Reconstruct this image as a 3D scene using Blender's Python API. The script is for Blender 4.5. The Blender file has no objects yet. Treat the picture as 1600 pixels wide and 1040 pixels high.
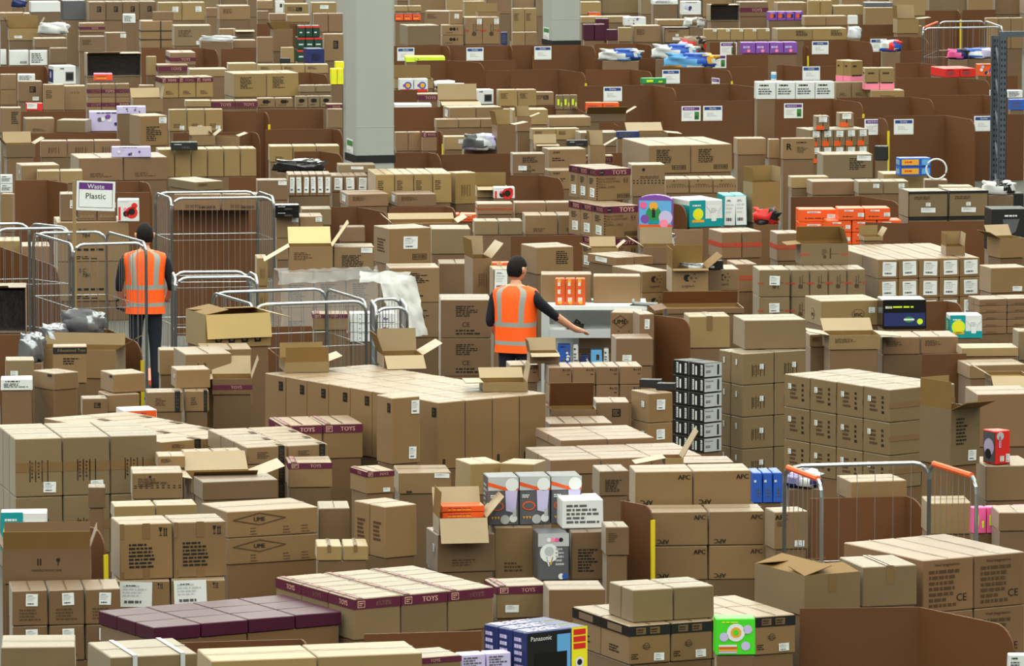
import bpy, math, random
from mathutils import Vector
# ------------------------------------------------------------ camera, light, exposure
SC = bpy.context.scene
COL = SC.collection
F_PX = 8889.0          # focal length in pixels of the 1600x1040 frame (200 mm on 36 mm)
CAM_H = 7.0
PITCH = math.atan(970.0 / F_PX)
cam_d = bpy.data.cameras.new('camera')
cam_d.sensor_width = 36.0
cam_d.lens = 36.0 * F_PX / 1600.0
cam_d.clip_end = 600.0
cam = bpy.data.objects.new('camera', cam_d)
cam.location = (0, 0, CAM_H)
cam.rotation_euler = (math.pi / 2 - PITCH, 0, 0)
COL.objects.link(cam)
SC.camera = cam
world = bpy.data.worlds.new('hall_ambient')
SC.world = world
world.use_nodes = True
bg = world.node_tree.nodes['Background']
bg.inputs[0].default_value = (0.95, 1.0, 0.92, 1)
bg.inputs[1].default_value = 0.07
for i, lx in enumerate((-20, -15, -10, -5, 0, 5, 10, 15, 20)):        # rows of strip lamps under the roof
    ld = bpy.data.lights.new('lamp_row', 'AREA')
    ld.shape = 'RECTANGLE'
    ld.size = 1.2
    ld.size_y = 260.0
    ld.energy = 12400
    ld.color = (0.96, 1.0, 0.86)
    lo = bpy.data.objects.new('lamp_row', ld)
    lo.location = (lx - 1.5, 135, 13.0)
    COL.objects.link(lo)
SC.view_settings.view_transform = 'Standard'
SC.view_settings.look = 'None'
SC.view_settings.gamma = 1.0
SC.view_settings.use_curve_mapping = False
SC.view_settings.exposure = 0.0

# ------------------------------------------------------------ materials
MATS = {}
def srgb(r, g, b):
    f = lambda c: ((c / 255 + 0.055) / 1.055) ** 2.4 if c > 10 else c / 255 / 12.92
    return (f(r), f(g), f(b), 1)
def mat(name, rgb, rough=0.6, metal=0.0, spec=0.4, var=0.0, noise=0.0, scale=6.0, bump=0.0, stretch=(1, 1, 1), alpha=1.0, trans=0.0, sheen=0.0):
    if name in MATS: return MATS[name]
    m = bpy.data.materials.new(name); m.use_nodes = True
    nt = m.node_tree; b = nt.nodes['Principled BSDF']
    col = srgb(*rgb)
    b.inputs['Base Color'].default_value = col
    b.inputs['Roughness'].default_value = rough
    b.inputs['Metallic'].default_value = metal
    b.inputs['Specular IOR Level'].default_value = spec
    if alpha < 1: b.inputs['Alpha'].default_value = alpha
    if sheen: b.inputs['Sheen Weight'].default_value = sheen; b.inputs['Sheen Roughness'].default_value = 0.45
    if trans: b.inputs['Transmission Weight'].default_value = trans
    if var or noise or bump:
        tc = nt.nodes.new('ShaderNodeTexCoord'); mp = nt.nodes.new('ShaderNodeMapping')
        mp.inputs['Scale'].default_value = stretch
        nt.links.new(tc.outputs['Object'], mp.inputs['Vector'])
        nz = nt.nodes.new('ShaderNodeTexNoise'); nz.inputs['Scale'].default_value = scale
        nz.inputs['Detail'].default_value = 4
        nt.links.new(mp.outputs[0], nz.inputs['Vector'])
        oi = nt.nodes.new('ShaderNodeObjectInfo')
        a1 = nt.nodes.new('ShaderNodeMath'); a1.operation = 'MULTIPLY_ADD'
        nt.links.new(nz.outputs['Fac'], a1.inputs[0]); a1.inputs[1].default_value = noise; a1.inputs[2].default_value = 1 - noise / 2
        a2 = nt.nodes.new('ShaderNodeMath'); a2.operation = 'MULTIPLY_ADD'
        nt.links.new(oi.outputs['Random'], a2.inputs[0]); a2.inputs[1].default_value = var; a2.inputs[2].default_value = 1 - var / 2
        a3 = nt.nodes.new('ShaderNodeMath'); a3.operation = 'MULTIPLY'
        nt.links.new(a1.outputs[0], a3.inputs[0]); nt.links.new(a2.outputs[0], a3.inputs[1])
        mx = nt.nodes.new('ShaderNodeVectorMath'); mx.operation = 'SCALE'
        mx.inputs[0].default_value = col[:3]
        nt.links.new(a3.outputs[0], mx.inputs['Scale'])
        nt.links.new(mx.outputs[0], b.inputs['Base Color'])
        if bump:
            bp = nt.nodes.new('ShaderNodeBump'); bp.inputs['Strength'].default_value = bump; bp.inputs['Distance'].default_value = 0.01
            nt.links.new(nz.outputs['Fac'], bp.inputs['Height']); nt.links.new(bp.outputs[0], b.inputs['Normal'])
    MATS[name] = m
    return m
K = dict(var=0.26, noise=0.22, scale=5.0, rough=0.45, spec=1.0, sheen=0.22)
mat('kraft', (121, 90, 50), **K)
mat('kraft_light', (134, 107, 61), **K)
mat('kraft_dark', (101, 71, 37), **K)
mat('kraft_red', (115, 81, 46), **K)
mat('kraft_grey', (112, 89, 55), **K)
mat('kraft_yellow', (135, 106, 54), **K)
mat('bin_board', (94, 58, 31), var=0.15, noise=0.12, scale=3.0, rough=0.6, spec=0.3)
mat('kraft_inside', (118, 90, 50), noise=0.1, rough=0.7, spec=0.2)
mat('kraft_flap', (174, 145, 84), noise=0.12, rough=0.5, spec=0.8, sheen=0.3)
mat('tape', (118, 91, 60), rough=0.25, spec=0.5)
mat('seam', (66, 48, 32), rough=0.9, spec=0.1)
mat('ink', (36, 30, 26), rough=0.7, spec=0.2)
mat('ink_soft', (78, 58, 40), rough=0.7, spec=0.2)
mat('ink_red', (170, 62, 44), rough=0.7, spec=0.2)
mat('maroon', (86, 24, 52), rough=0.5)
mat('maroon_text', (200, 160, 140), rough=0.6)
mat('black', (22, 22, 24), rough=0.5)
mat('black_gloss', (18, 18, 20), rough=0.2)
mat('paper', (216, 218, 220), rough=0.6)
mat('paper_grey', (182, 184, 188), rough=0.6)
mat('white_card', (208, 210, 212), rough=0.5, noise=0.05)
mat('yellow_edge', (214, 190, 30), rough=0.5)
mat('steel', (170, 174, 178), rough=0.3, metal=0.85, spec=0.5)
mat('steel_dark', (92, 100, 110), rough=0.45, metal=0.6)
mat('orange_grip', (232, 92, 40), rough=0.45)
mat('concrete', (155, 158, 154), rough=0.85, noise=0.16, scale=2.2, bump=0.15)
mat('floor_paint', (84, 82, 78), rough=0.8, spec=0.15, noise=0.15, scale=0.8)
mat('hivis', (255, 92, 16), rough=0.6, noise=0.06, scale=9, bump=0.25)
mat('reflective', (150, 150, 144), rough=0.4)
mat('navy', (20, 20, 32), rough=0.8, noise=0.3, scale=14, bump=0.3)
mat('trouser', (22, 26, 40), rough=0.85, noise=0.3, scale=10, bump=0.3)
mat('skin', (206, 150, 122), rough=0.55, noise=0.06)
mat('hair', (20, 15, 13), rough=0.75, spec=0.2, noise=0.5, scale=60, bump=0.5)
mat('purple', (92, 40, 120), rough=0.5)
mat('sign_blue', (36, 62, 130), rough=0.5)
mat('green_code', (60, 120, 60), rough=0.6)
mat('teal', (14, 140, 148), rough=0.4)
mat('lime', (200, 226, 40), rough=0.5)
mat('green_toy', (70, 204, 40), rough=0.4)
mat('green_dark', (18, 58, 44), rough=0.4)
mat('green_mid', (40, 130, 70), rough=0.45)
mat('orange_box', (223, 85, 31), rough=0.4, var=0.08)
mat('orange_deep', (214, 84, 30), rough=0.45)
mat('red', (206, 40, 34), rough=0.4)
mat('blue', (40, 84, 176), rough=0.4)
mat('blue_dark', (34, 44, 96), rough=0.4)
mat('blue_light', (96, 160, 214), rough=0.4)
mat('violet', (120, 70, 160), rough=0.4)
mat('lilac', (190, 180, 220), rough=0.4)
mat('pink', (226, 90, 150), rough=0.4)
mat('pink_soft', (236, 130, 160), rough=0.45)
mat('yellow', (226, 216, 40), rough=0.4)
mat('gold', (222, 160, 50), rough=0.4)
mat('grey_card', (85, 85, 91), rough=0.4)
mat('grey_light', (176, 178, 182), rough=0.4)
mat('plum', (64, 17, 42), rough=0.42, spec=0.35, noise=0.3, scale=30)
mat('foil', (150, 152, 160), rough=0.22, metal=0.7, noise=0.4, scale=12, bump=0.6)
mat('film_black', (30, 30, 34), rough=0.15, spec=0.8, bump=0.6, noise=0.2, scale=14)
mat('bench_white', (222, 226, 228), rough=0.4)
mat('wrap', (235, 238, 240), rough=0.12, spec=0.7, alpha=0.2)
mat('wrap_dense', (238, 240, 242), rough=0.2, spec=0.7, alpha=0.28, bump=0.4, noise=0.1, scale=14)
mat('bag_clear', (225, 230, 238), rough=0.12, spec=0.8, alpha=0.6, bump=0.5, noise=0.1, scale=18)
mat('wrap_drape', (240, 242, 244), rough=0.2, spec=0.7, alpha=0.6, bump=0.4, noise=0.1, scale=14)
mat('wood', (150, 118, 80), rough=0.8, noise=0.2)
CC = ['kraft', 'kraft_light', 'kraft_dark', 'kraft_red', 'kraft_grey', 'kraft_yellow']

# ------------------------------------------------------------ mesh building
class MB:
    def __init__(s): s.v = []; s.f = []; s.m = []; s.names = []; s.smooth = False
    def mi(s, name):
        if name not in s.names: s.names.append(name)
        return s.names.index(name)
    def poly(s, pts, m):
        n = len(s.v); s.v += [tuple(p) for p in pts]; s.f.append(tuple(range(n, n + len(pts)))); s.m.append(s.mi(m))
    def raw(s, vs, fs, m):
        n = len(s.v); s.v += [tuple(p) for p in vs]; k = s.mi(m)
        for f in fs: s.f.append(tuple(i + n for i in f)); s.m.append(k)
    def box(s, x0, y0, z0, x1, y1, z1, m):
        v = [(x, y, z) for z in (z0, z1) for y in (y0, y1) for x in (x0, x1)]
        s.raw(v, [(0, 2, 3, 1), (4, 5, 7, 6), (0, 1, 5, 4), (2, 6, 7, 3), (0, 4, 6, 2), (1, 3, 7, 5)], m)
    def cbox(s, w, d, h, b, m, rnd=None, j=0.0):
        P = {}; vs = []
        for cx in (0, 1):
            for cy in (0, 1):
                for cz in (0, 1):
                    c = [cx * w, cy * d, cz * h]; sg = [1 - 2 * cx, 1 - 2 * cy, 1 - 2 * cz]
                    if rnd: c = [q + sg[i] * rnd.uniform(0, j) * cz for i, q in enumerate(c)]
                    for ax in range(3):
                        p = [c[i] + (0 if i == ax else sg[i] * b) for i in range(3)]
                        P[cx, cy, cz, ax] = len(vs); vs.append(p)
        fs = []
        g = lambda a, c0, c1, c2: P[c0, c1, c2, a]
        for s0 in (0, 1):
            q = [g(0, s0, 0, 0), g(0, s0, 1, 0), g(0, s0, 1, 1), g(0, s0, 0, 1)]; fs.append(q if s0 else q[::-1])
            q = [g(1, 0, s0, 0), g(1, 1, s0, 0), g(1, 1, s0, 1), g(1, 0, s0, 1)]; fs.append(q[::-1] if s0 else q)
            q = [g(2, 0, 0, s0), g(2, 1, 0, s0), g(2, 1, 1, s0), g(2, 0, 1, s0)]; fs.append(q if s0 else q[::-1])
        for p in (0, 1):
            for q_ in (0, 1):
                e = [g(1, 0, p, q_), g(1, 1, p, q_), g(2, 1, p, q_), g(2, 0, p, q_)]; fs.append(e if p != q_ else e[::-1])
                e = [g(0, p, 0, q_), g(0, p, 1, q_), g(2, p, 1, q_), g(2, p, 0, q_)]; fs.append(e[::-1] if p != q_ else e)
                e = [g(0, p, q_, 0), g(0, p, q_, 1), g(1, p, q_, 1), g(1, p, q_, 0)]; fs.append(e if p != q_ else e[::-1])
                for r in (0, 1):
                    t = [g(0, p, q_, r), g(1, p, q_, r), g(2, p, q_, r)]; fs.append(t if (p + q_ + r) % 2 else t[::-1])
        s.raw(vs, fs, m)
    def tube(s, pts, r, m, n=6, closed=False):
        pts = [Vector(p) for p in pts]; vs = []; fs = []
        for i, p in enumerate(pts):
            a = pts[max(i - 1, 0)]; b = pts[min(i + 1, len(pts) - 1)]
            t = (b - a).normalized()
            x = t.cross(Vector((0, 0, 1)) if abs(t.z) < 0.9 else Vector((1, 0, 0))).normalized(); y = t.cross(x)
            for k in range(n):
                an = 2 * math.pi * k / n; vs.append(p + (x * math.cos(an) + y * math.sin(an)) * r)
        for i in range(len(pts) - 1):
            for k in range(n):
                k2 = (k + 1) % n; fs.append((i * n + k, i * n + k2, (i + 1) * n + k2, (i + 1) * n + k))
        fs.append(tuple(range(n))[::-1]); fs.append(tuple(range((len(pts) - 1) * n, len(pts) * n)))
        s.raw(vs, fs, m)
    def mesh(s, name):
        me = bpy.data.meshes.new(name); me.from_pydata(s.v, [], s.f)
        for n in s.names: me.materials.append(MATS[n])
        me.polygons.foreach_set('material_index', s.m)
        if s.smooth: me.polygons.foreach_set('use_smooth', [True] * len(s.f))
        me.update(); return me
def obj(name, me, parent=None, loc=None, rz=None):
    if isinstance(me, MB): me = me.mesh(name)
    o = bpy.data.objects.new(name, me); COL.objects.link(o)
    if parent is not None: o.parent = parent
    if loc is not None: o.location = loc
    if rz is not None: o.rotation_euler = (0, 0, rz)
    return o
USED = {}
def tag(o, label, cat, group=None):
    o['label'] = label; o['category'] = cat
    if group: o['group'] = group
    return o
def struct(o):
    o['kind'] = 'structure'; return o
TXT = {}
def text_geo(body):
    if body in TXT: return TXT[body]
    cu = bpy.data.curves.new('t', 'FONT'); cu.body = body; cu.size = 1; cu.resolution_u = 2
    cu.align_x = 'CENTER'; cu.align_y = 'CENTER'
    o = bpy.data.objects.new('t', cu); COL.objects.link(o)
    dg = bpy.context.evaluated_depsgraph_get(); dg.update()
    me = bpy.data.meshes.new_from_object(o.evaluated_get(dg))
    vs = [tuple(v.co) for v in me.vertices]; fs = [tuple(p.vertices) for p in me.polygons]
    bpy.data.objects.remove(o); bpy.data.curves.remove(cu); bpy.data.meshes.remove(me)
    ys = [v[1] for v in vs]; xs = [v[0] for v in vs]
    cy = (max(ys) + min(ys)) / 2; hh = max(ys) - min(ys); cx = (max(xs) + min(xs)) / 2
    TXT[body] = ([((x - cx) / hh, (y - cy) / hh) for x, y, z in vs], fs, (max(xs) - min(xs)) / hh)
    return TXT[body]

# ------------------------------------------------------------ flat print on box faces
class Face:
    """one face of a box w x d x h standing at the origin; u runs right and v up as seen from outside"""
    def __init__(s, mb, face, w, d, h):
        s.mb = mb; V = Vector
        s.o, s.U, s.V, s.N = {'F': (V((0, 0, 0)), V((w, 0, 0)), V((0, 0, h)), V((0, -1, 0))),
                              'L': (V((0, d, 0)), V((0, -d, 0)), V((0, 0, h)), V((-1, 0, 0))),
                              'R': (V((w, 0, 0)), V((0, d, 0)), V((0, 0, h)), V((1, 0, 0))),
                              'T': (V((0, 0, h)), V((w, 0, 0)), V((0, d, 0)), V((0, 0, 1)))}[face]
        s.w = s.U.length; s.h = s.V.length
    def pt(s, u, v, k=1): return s.o + s.U * u + s.V * v + s.N * (0.0016 * k)
    def quad(s, u0, v0, u1, v1, m, k=1):
        s.mb.poly([s.pt(u0, v0, k), s.pt(u1, v0, k), s.pt(u1, v1, k), s.pt(u0, v1, k)], m)
    def rect(s, u, v, w, h, m, k=1): s.quad(u - w / 2, v - h / 2, u + w / 2, v + h / 2, m, k)
    def disc(s, u, v, r, m, k=1, n=14, ry=None):
        ry = r if ry is None else ry            # r in metres
        s.mb.poly([s.pt(u + r * math.cos(2 * math.pi * i / n) / s.w, v + ry * math.sin(2 * math.pi * i / n) / s.h, k) for i in range(n)], m)
    def text(s, u, v, hgt, body, m, k=2, flip=False, maxw=0.92, bold=None):
        vs, fs, asp = text_geo(body); hh = hgt * s.h
        if hh * asp > maxw * s.w: hh = maxw * s.w / asp
        sg = -1 if flip else 1
        for e in ((-.035, .035) if body in ('TOYS', 'APC', 'SONY', 'UME', 'R', 'inc') else ()):
            s.mb.raw([s.pt(u + sg * (x + e) * hh / s.w, v + sg * y * hh / s.h, k) for x, y in vs], fs, m)
        s.mb.raw([s.pt(u + sg * x * hh / s.w, v + sg * y * hh / s.h, k) for x, y in vs], fs, m)
    def lines(s, u, v, w, h, n, m='ink_soft', seed=0, k=1):
        r = random.Random(seed * 31 + n)
        for i in range(n):
            vv = v + h / 2 - (i + 0.5) * h / n; x = u - w / 2; end = u - w / 2 + w * r.uniform(0.55, 1)
            while x < end:
                l = w * r.uniform(0.06, 0.28)
                s.quad(x, vv - 0.28 * h / n, min(x + l, end), vv + 0.28 * h / n, m, k); x += l + w * 0.04
    def barcode(s, u, v, w, h, m='ink', k=1):
        r = random.Random(7)
        for a in ((u - w / 2, v - h / 2, u + w / 2, v - h / 2 + 0.1 * h), (u - w / 2, v + h / 2 - 0.1 * h, u + w / 2, v + h / 2),
                  (u - w / 2, v - h / 2, u - w / 2 + 0.04 * w, v + h / 2), (u + w / 2 - 0.04 * w, v - h / 2, u + w / 2, v + h / 2)):
            s.quad(*a, m, k)
        x = u - w * 0.42
        while x < u + w * 0.42:
            b = r.uniform(0.02, 0.05) * w; s.quad(x, v - h * 0.3, x + b, v + h * 0.3, m, k); x += b + r.uniform(0.02, 0.05) * w
    def icons(s, u, v, z, m='ink'):
        a = z / s.w; b = z / s.h
        P = lambda x, y: s.pt(u + x * a, v + y * b)
        s.mb.poly([P(-.5, .5), P(-.08, .5), P(-.2, .05), P(-.38, .05)][::-1], m)
        s.mb.poly([P(-.32, .05), P(-.26, .05), P(-.26, -.35), P(-.32, -.35)][::-1], m)
        s.mb.poly([P(-.45, -.35), P(-.13, -.35), P(-.13, -.45), P(-.45, -.45)][::-1], m)
        for q in (.12, .36):
            s.mb.poly([P(q - .05, .25), P(q + .05, .25), P(q + .05, -.4), P(q - .05, -.4)][::-1], m)
            s.mb.poly([P(q - .12, .22), P(q, .52), P(q + .12, .22)][::-1], m)
        s.mb.poly([P(.0, -.4), P(.48, -.4), P(.48, -.48), P(.0, -.48)][::-1], m)

def deco_faces(mb, deco, w, d, h, seed):
    """body print; returns label specs (face,u,v,w,h) that become parts"""
    labels = []
    FF = {k: Face(mb, k, w, d, h) for k in 'FLRT'}
    F, L, R, T = FF['F'], FF['L'], FF['R'], FF['T']
    for t in (deco or '').split('+'):
        if not t: continue
        if t == 'ln': F.lines(.32, .62, .42, .34, 5, seed=seed)
        elif t == 'lnb': F.lines(.5, .4, .6, .5, 8, 'ink', seed=seed)
        elif t == 'lns': F.lines(.5, .25, .5, .2, 3, seed=seed)
        elif t == 'lnr': F.lines(.7, .6, .34, .5, 7, 'ink', seed=seed)
        elif t == 'lnk': F.lines(.38, .6, .4, .5, 8, 'ink', seed=seed)
        elif t == 'lnL': L.lines(.5, .5, .5, .4, 5, seed=seed)
        elif t == 'lnv':
            for q in (.3, .42, .56, .68): F.quad(q, .25, q + .02, .62, 'ink'); 
            for q in (.36, .5): F.lines(q, .45, .04, .3, 5, 'ink', seed)
        elif t == 'bar': F.barcode(.72, .2, .34, .16)
        elif t == 'ic': F.icons(.82, .84, .16 * F.h)
        elif t == 'icL': L.icons(.75, .72, .16 * L.h)
        elif t == 'icr':
            for q in (.2, .4, .6, .8): F.rect(q, .22, .1, .18, 'ink'); F.disc(q, .25, .02, 'kraft', 2)
        elif t == 'ic2': F.rect(.64, .82, .05, .12, 'ink'); F.rect(.73, .8, .06, .05, 'ink'); F.rect(.83, .82, .03, .14, 'ink'); F.rect(.9, .82, .03, .14, 'ink'); F.lines(.85, .58, .12, .1, 1, 'ink', seed)
        elif t == 'tapeF': F.quad(.43, .55, .57, 1, 'tape'); T.quad(.43, 0, .57, 1, 'tape', 2)
        elif t == 'tapeFL': F.quad(.43, .72, .57, 1, 'tape'); F.quad(.43, 0, .57, .2, 'tape'); F.quad(0, .72, .08, 1, 'tape'); F.quad(.0, 0, .08, .14, 'tape')
        elif t == 'tapeH': F.quad(0, .42, 1, .58, 'tape')
        elif t == 'toys':
            F.quad(0, .74, 1, .97, 'maroon'); L.quad(0, .74, 1, .97, 'maroon')
            F.text(.62, .855, .12, 'TOYS', 'maroon_text'); L.text(.6, .855, .12, 'TOYS', 'maroon_text')
            F.rect(.15, .855, .16, .17, 'maroon_text', 2); F.rect(.15, .855, .13, .13, 'maroon', 3); F.lines(.15, .855, .1, .1, 2, 'maroon_text', 3, 4)
            T.quad(.06, 0, .2, 1, 'maroon'); T.lines(.13, .5, .1, .9, 9, 'maroon_text', 2, 2)
        elif t == 'toyb': F.quad(0, .3, 1, .6, 'maroon'); L.quad(0, .3, 1, .6, 'maroon'); F.text(.6, .45, .2, 'TOYS', 'maroon_text')
        elif t == 'toyf': F.quad(.02, .1, .98, .8, 'maroon'); L.quad(0, .1, 1, .8, 'maroon'); F.text(.6, .45, .4, 'TOYS', 'maroon_text')
        elif t == 'polly':
            F.quad(.0, .78, 1, .985, 'maroon'); F.text(.66, .88, .14, 'TOYS', 'maroon_text'); F.disc(.17, .88, .085 * h, 'black', 2); F.lines(.17, .88, .12, .03, 1, 'maroon_text', 3, 3)
            for i, q in enumerate(('POLLY POCKET', "POP 'N LOCK STAGE", 'T1211-', 'CHINA - 2 PCS')):
                asp = text_geo(q)[2]; hh = .062
                F.text(.06 + min(.62, asp * hh * h / w) / 2, .68 - i * .088, hh, q, 'ink', 2, maxw=.62)
            F.barcode(.78, .13, .36, .13); F.rect(.85, .62, .12, .14, 'ink'); F.rect(.85, .62, .1, .12, 'kraft', 2); F.rect(.82, .62, .02, .08, 'ink', 3); F.rect(.88, .62, .02, .08, 'ink', 3)
            for i in range(9): F.rect(.03, .06 + i * .08, .035, .04, 'ink')
            L.quad(0, .78, 1, .985, 'maroon'); L.text(.65, .88, .12, 'TOYS', 'maroon_text'); L.disc(.25, .88, .07 * h, 'black', 2)
            L.lines(.5, .6, .5, .2, 4, 'ink', seed); labels.append(('L', .6, .25, .5, .28))
        elif t == 'apc': F.text(.85, .82, .13, 'APC', 'ink')
        elif t == 'apcu': F.text(.2, .12, .13, 'APC', 'ink', flip=True)
        elif t == 'apcl': F.text(.2, .85, .13, 'APC', 'ink'); F.lines(.2, .68, .25, .14, 3, seed=seed)
        elif t == 'logi':
            F.disc(.42, .62, .15 * h, 'ink'); F.disc(.5, .6, .105 * h, CARD, 2); F.disc(.53, .62, .05 * h, 'ink', 3); F.disc(.53, .62, .022 * h, CARD, 4)
            for a, b in ((.62, .78), (.66, .62), (.62, .47)): F.rect(a, b, .05, .035, 'ink', 3)
            F.text(.45, .28, .14, 'Logitech', 'ink', maxw=.5)
        elif t == 'sony': F.text(.2, .84, .1, 'SONY', 'ink'); F.lines(.28, .5, .4, .2, 2, 'ink', seed)
        elif t == 'ume':
            a = [(.06, .66), (.35, .88), (.64, .66), (.35, .44)]
            for i in range(4):
                p, q = a[i], a[(i + 1) % 4]; dv = .02
                F.mb.poly([F.pt(p[0], p[1] - dv), F.pt(q[0], q[1] - dv), F.pt(q[0], q[1] + dv), F.pt(p[0], p[1] + dv)][::(1 if q[0] > p[0] else -1)], 'ink_soft')
            F.text(.35, .66, .16, 'UME', 'ink')
            for i in range(3): F.lines(.3, .32 - i * .11, .1, .07, 1, 'ink_soft', i); F.lines(.66, .32 - i * .11, .1, .07, 1, 'ink_soft', i + 1); F.lines(.86, .32 - i * .11, .1, .07, 1, 'ink_soft', i + 2)
        elif t == 'item': F.lines(.42, .42, .5, .46, 7, 'ink', seed)
        elif t == 'blk': F.quad(.78, 0, .93, 1, 'black'); T.quad(.78, 0, .93, .3, 'ink_soft'); F.lines(.855, .5, .09, .7, 4, 'ink_soft', seed, 2); F.lines(.4, .5, .3, .4, 4, seed=seed)
        elif t == 'blkL': L.rect(.8, .84, .2, .14, 'black'); L.lines(.8, .84, .12, .1, 2, 'ink_soft', 1, 2)
        elif t == 'blkt': F.rect(.2, .1, .1, .1, 'black'); F.lines(.2, .1, .06, .07, 2, 'ink_soft', 1, 2)
        elif t == 'blkh':
            F.quad(0, .72, 1, .97, 'black'); L.quad(0, .72, 1, .97, 'black')
            for q in (.28, .62): F.rect(q, .845, .24, .17, 'kraft_dark', 2); F.lines(q, .845, .2, .12, 2, 'ink', seed, 3)
            L.rect(.5, .845, .5, .17, 'kraft_dark', 2); F.disc(.42, .45, .09 * h, 'ink_soft'); F.disc(.42, .45, .07 * h, 'kraft', 2); F.lines(.42, .45, .2, .1, 2, 'ink_soft', 2, 3); F.lines(.15, .2, .2, .16, 3, 'ink', seed); L.lines(.5, .3, .4, .2, 3, 'ink', seed)
        elif t == 'blkr': F.quad(0, .9, 1, 1, 'black'); F.quad(0, 0, 1, .04, 'black'); F.quad(0, 0, .02, 1, 'black'); F.quad(.98, 0, 1, 1, 'black'); T.quad(0, 0, 1, .05, 'black'); T.quad(0, 0, .04, 1, 'black'); F.lines(.4, .75, .5, .14, 2, seed=seed); labels += [('F', .5, .5, .12, .16), ('F', .5, .28, .36, .18)]
        elif t == 'redt': F.quad(0, .42, 1, .58, 'ink_red'); L.quad(0, .42, 1, .58, 'ink_red'); F.lines(.5, .5, .9, .08, 1, 'kraft_red', seed, 2)
        elif t == 'redp': F.lines(.1, .5, .3, .12, 1, 'ink_red', seed); F.lines(.95, .5, .2, .12, 1, 'ink_red', seed); F.disc(.5, .38, .08 * h, 'ink_soft'); F.rect(.62, .55, .03, .5, 'ink_soft'); F.rect(.7, .52, .18, .02, 'ink_soft'); F.lines(.5, .6, .12, .3, 5, 'ink_soft', seed)
        elif t == 'inc':
            F.disc(.62, .45, .26 * h, 'ink', ry=.2 * h); F.disc(.62, .45, .24 * h, CARD, 2, ry=.18 * h); F.text(.62, .45, .2, 'inc', 'ink', 3)
            L.disc(.5, .4, .22 * h, 'ink'); L.disc(.5, .4, .2 * h, CARD, 2); L.text(.5, .4, .18, 'inc', 'ink', 3, maxw=.5); labels.append(('F', .86, .6, .12, .22))
        elif t == 'ce': F.lines(.55, .7, .5, .3, 6, 'ink', seed); F.text(.5, .35, .12, 'CE', 'ink'); F.lines(.55, .15, .5, .16, 2, 'ink', seed + 1)
        elif t == 'dots':
            for i in range(9):
                for q in (.42, .5): F.rect(.06 + i * .11, q, .05, .035, 'ink')
            F.disc(.35, .84, .05 * h, 'ink'); F.lines(.55, .6, .6, .1, 2, seed=seed)
        elif t == 'R': F.text(.2, .6, .3, 'R', 'ink'); F.lines(.65, .8, .45, .1, 1, 'ink', seed); F.lines(.62, .45, .35, .3, 5, seed=seed)
        elif t == 'vivid':
            F.text(.47, .88, .07, 'Vivid Imaginations', 'ink', 1, maxw=.62); F.lines(.42, .44, .6, .74, 7, 'ink_soft', seed)
            F.text(.76, .25, .14, 'CE', 'ink')
        elif t == 'side':
            F.text(.5, .38, .09, 'HANDLE WITH CARE', 'ink', maxw=.34); F.rect(.4, .62, .016, .2, 'ink'); F.rect(.43, .62, .016, .2, 'ink'); F.rect(.63, .68, .04, .1, 'ink'); F.rect(.63, .57, .012, .12, 'ink')
        elif t == 'edu': F.quad(0, .8, 1, .97, 'black'); F.text(.55, .885, .1, 'Educational Toys', 'kraft_light'); F.lines(.55, .6, .5, .2, 3, 'ink', seed)
        elif t == 'uso': F.text(.5, .72, .1, 'U S O', 'ink')
        elif t == 'L3': F.text(.35, .5, .22, 'L 3', 'ink')
        elif t == 'sc': F.text(.35, .78, .1, 'S.C', 'ink'); F.text(.4, .66, .1, '784', 'ink'); F.lines(.45, .3, .6, .1, 1, 'ink', seed); F.lines(.4, .1, .5, .1, 2, 'ink', seed)
        elif t == 'sq': F.rect(.6, .6, .26, .3, 'ink'); F.lines(.6, .6, .2, .22, 3, 'kraft_dark', seed, 2)
        elif t == 'heart': F.disc(.4, .6, .03, 'ink'); F.disc(.55, .6, .03, 'ink'); F.rect(.7, .6, .05, .25, 'ink'); F.lines(.4, .25, .5, .15, 1, 'ink_soft', seed)
        elif t == 'pinkb':
            F.quad(0, 0, 1, .3, 'pink_soft'); L.quad(0, 0, 1, .3, 'pink_soft'); F.lines(.45, .75, .5, .14, 1, 'ink', seed); L.lines(.5, .75, .5, .14, 1, 'ink', seed); F.quad(.1, .28, .9, .34, 'ink', 2)
        elif t == 'orb': F.quad(0, 0, .6, .32, 'orange_deep'); F.rect(.5, .4, .06, .3, 'ink', 2); labels.append(('F', .5, .74, .6, .36))
        elif t == 'fluo': F.rect(.3, .5, .28, .4, 'lime'); F.rect(.75, .35, .16, .26, 'lime')
        elif t == 'obx': F.rect(.4, .78, .36, .12, 'paper'); F.lines(.4, .78, .3, .06, 1, 'ink', seed, 2); F.lines(.5, .3, .7, .12, 1, 'ink', seed); labels.append(('F', .86, .45, .22, .34))
        elif t == 'phone':
            F.rect(.5, .5, .96, .9, 'grey_light'); F.text(.3, .78, .13, 'Panasonic', 'ink', maxw=.5); F.rect(.78, .5, .1, .7, 'black', 2); F.lines(.3, .4, .4, .2, 2, 'ink_soft', seed, 2)
            L.rect(.3, .5, .12, .7, 'paper'); L.rect(.5, .45, .1, .6, 'paper'); L.rect(.85, .5, .12, .7, 'paper'); L.lines(.3, .5, .08, .6, 5, 'ink', 1, 2); L.lines(.85, .5, .08, .6, 5, 'ink', 2, 2)
        elif t == 'tv':
            F.quad(.02, .03, .72, .97, 'black', 1); F.quad(.5, .03, .72, .9, 'blue_light', 2); F.rect(.4, .35, .52, .42, 'black_gloss', 3); F.text(.24, .86, .09, 'Panasonic', 'paper', 3, maxw=.4)
            F.quad(.74, 0, 1, 1, 'yellow', 1); F.disc(.87, .3, .035, 'paper', 2); F.disc(.87, .3, .02, 'black', 3)
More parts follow.
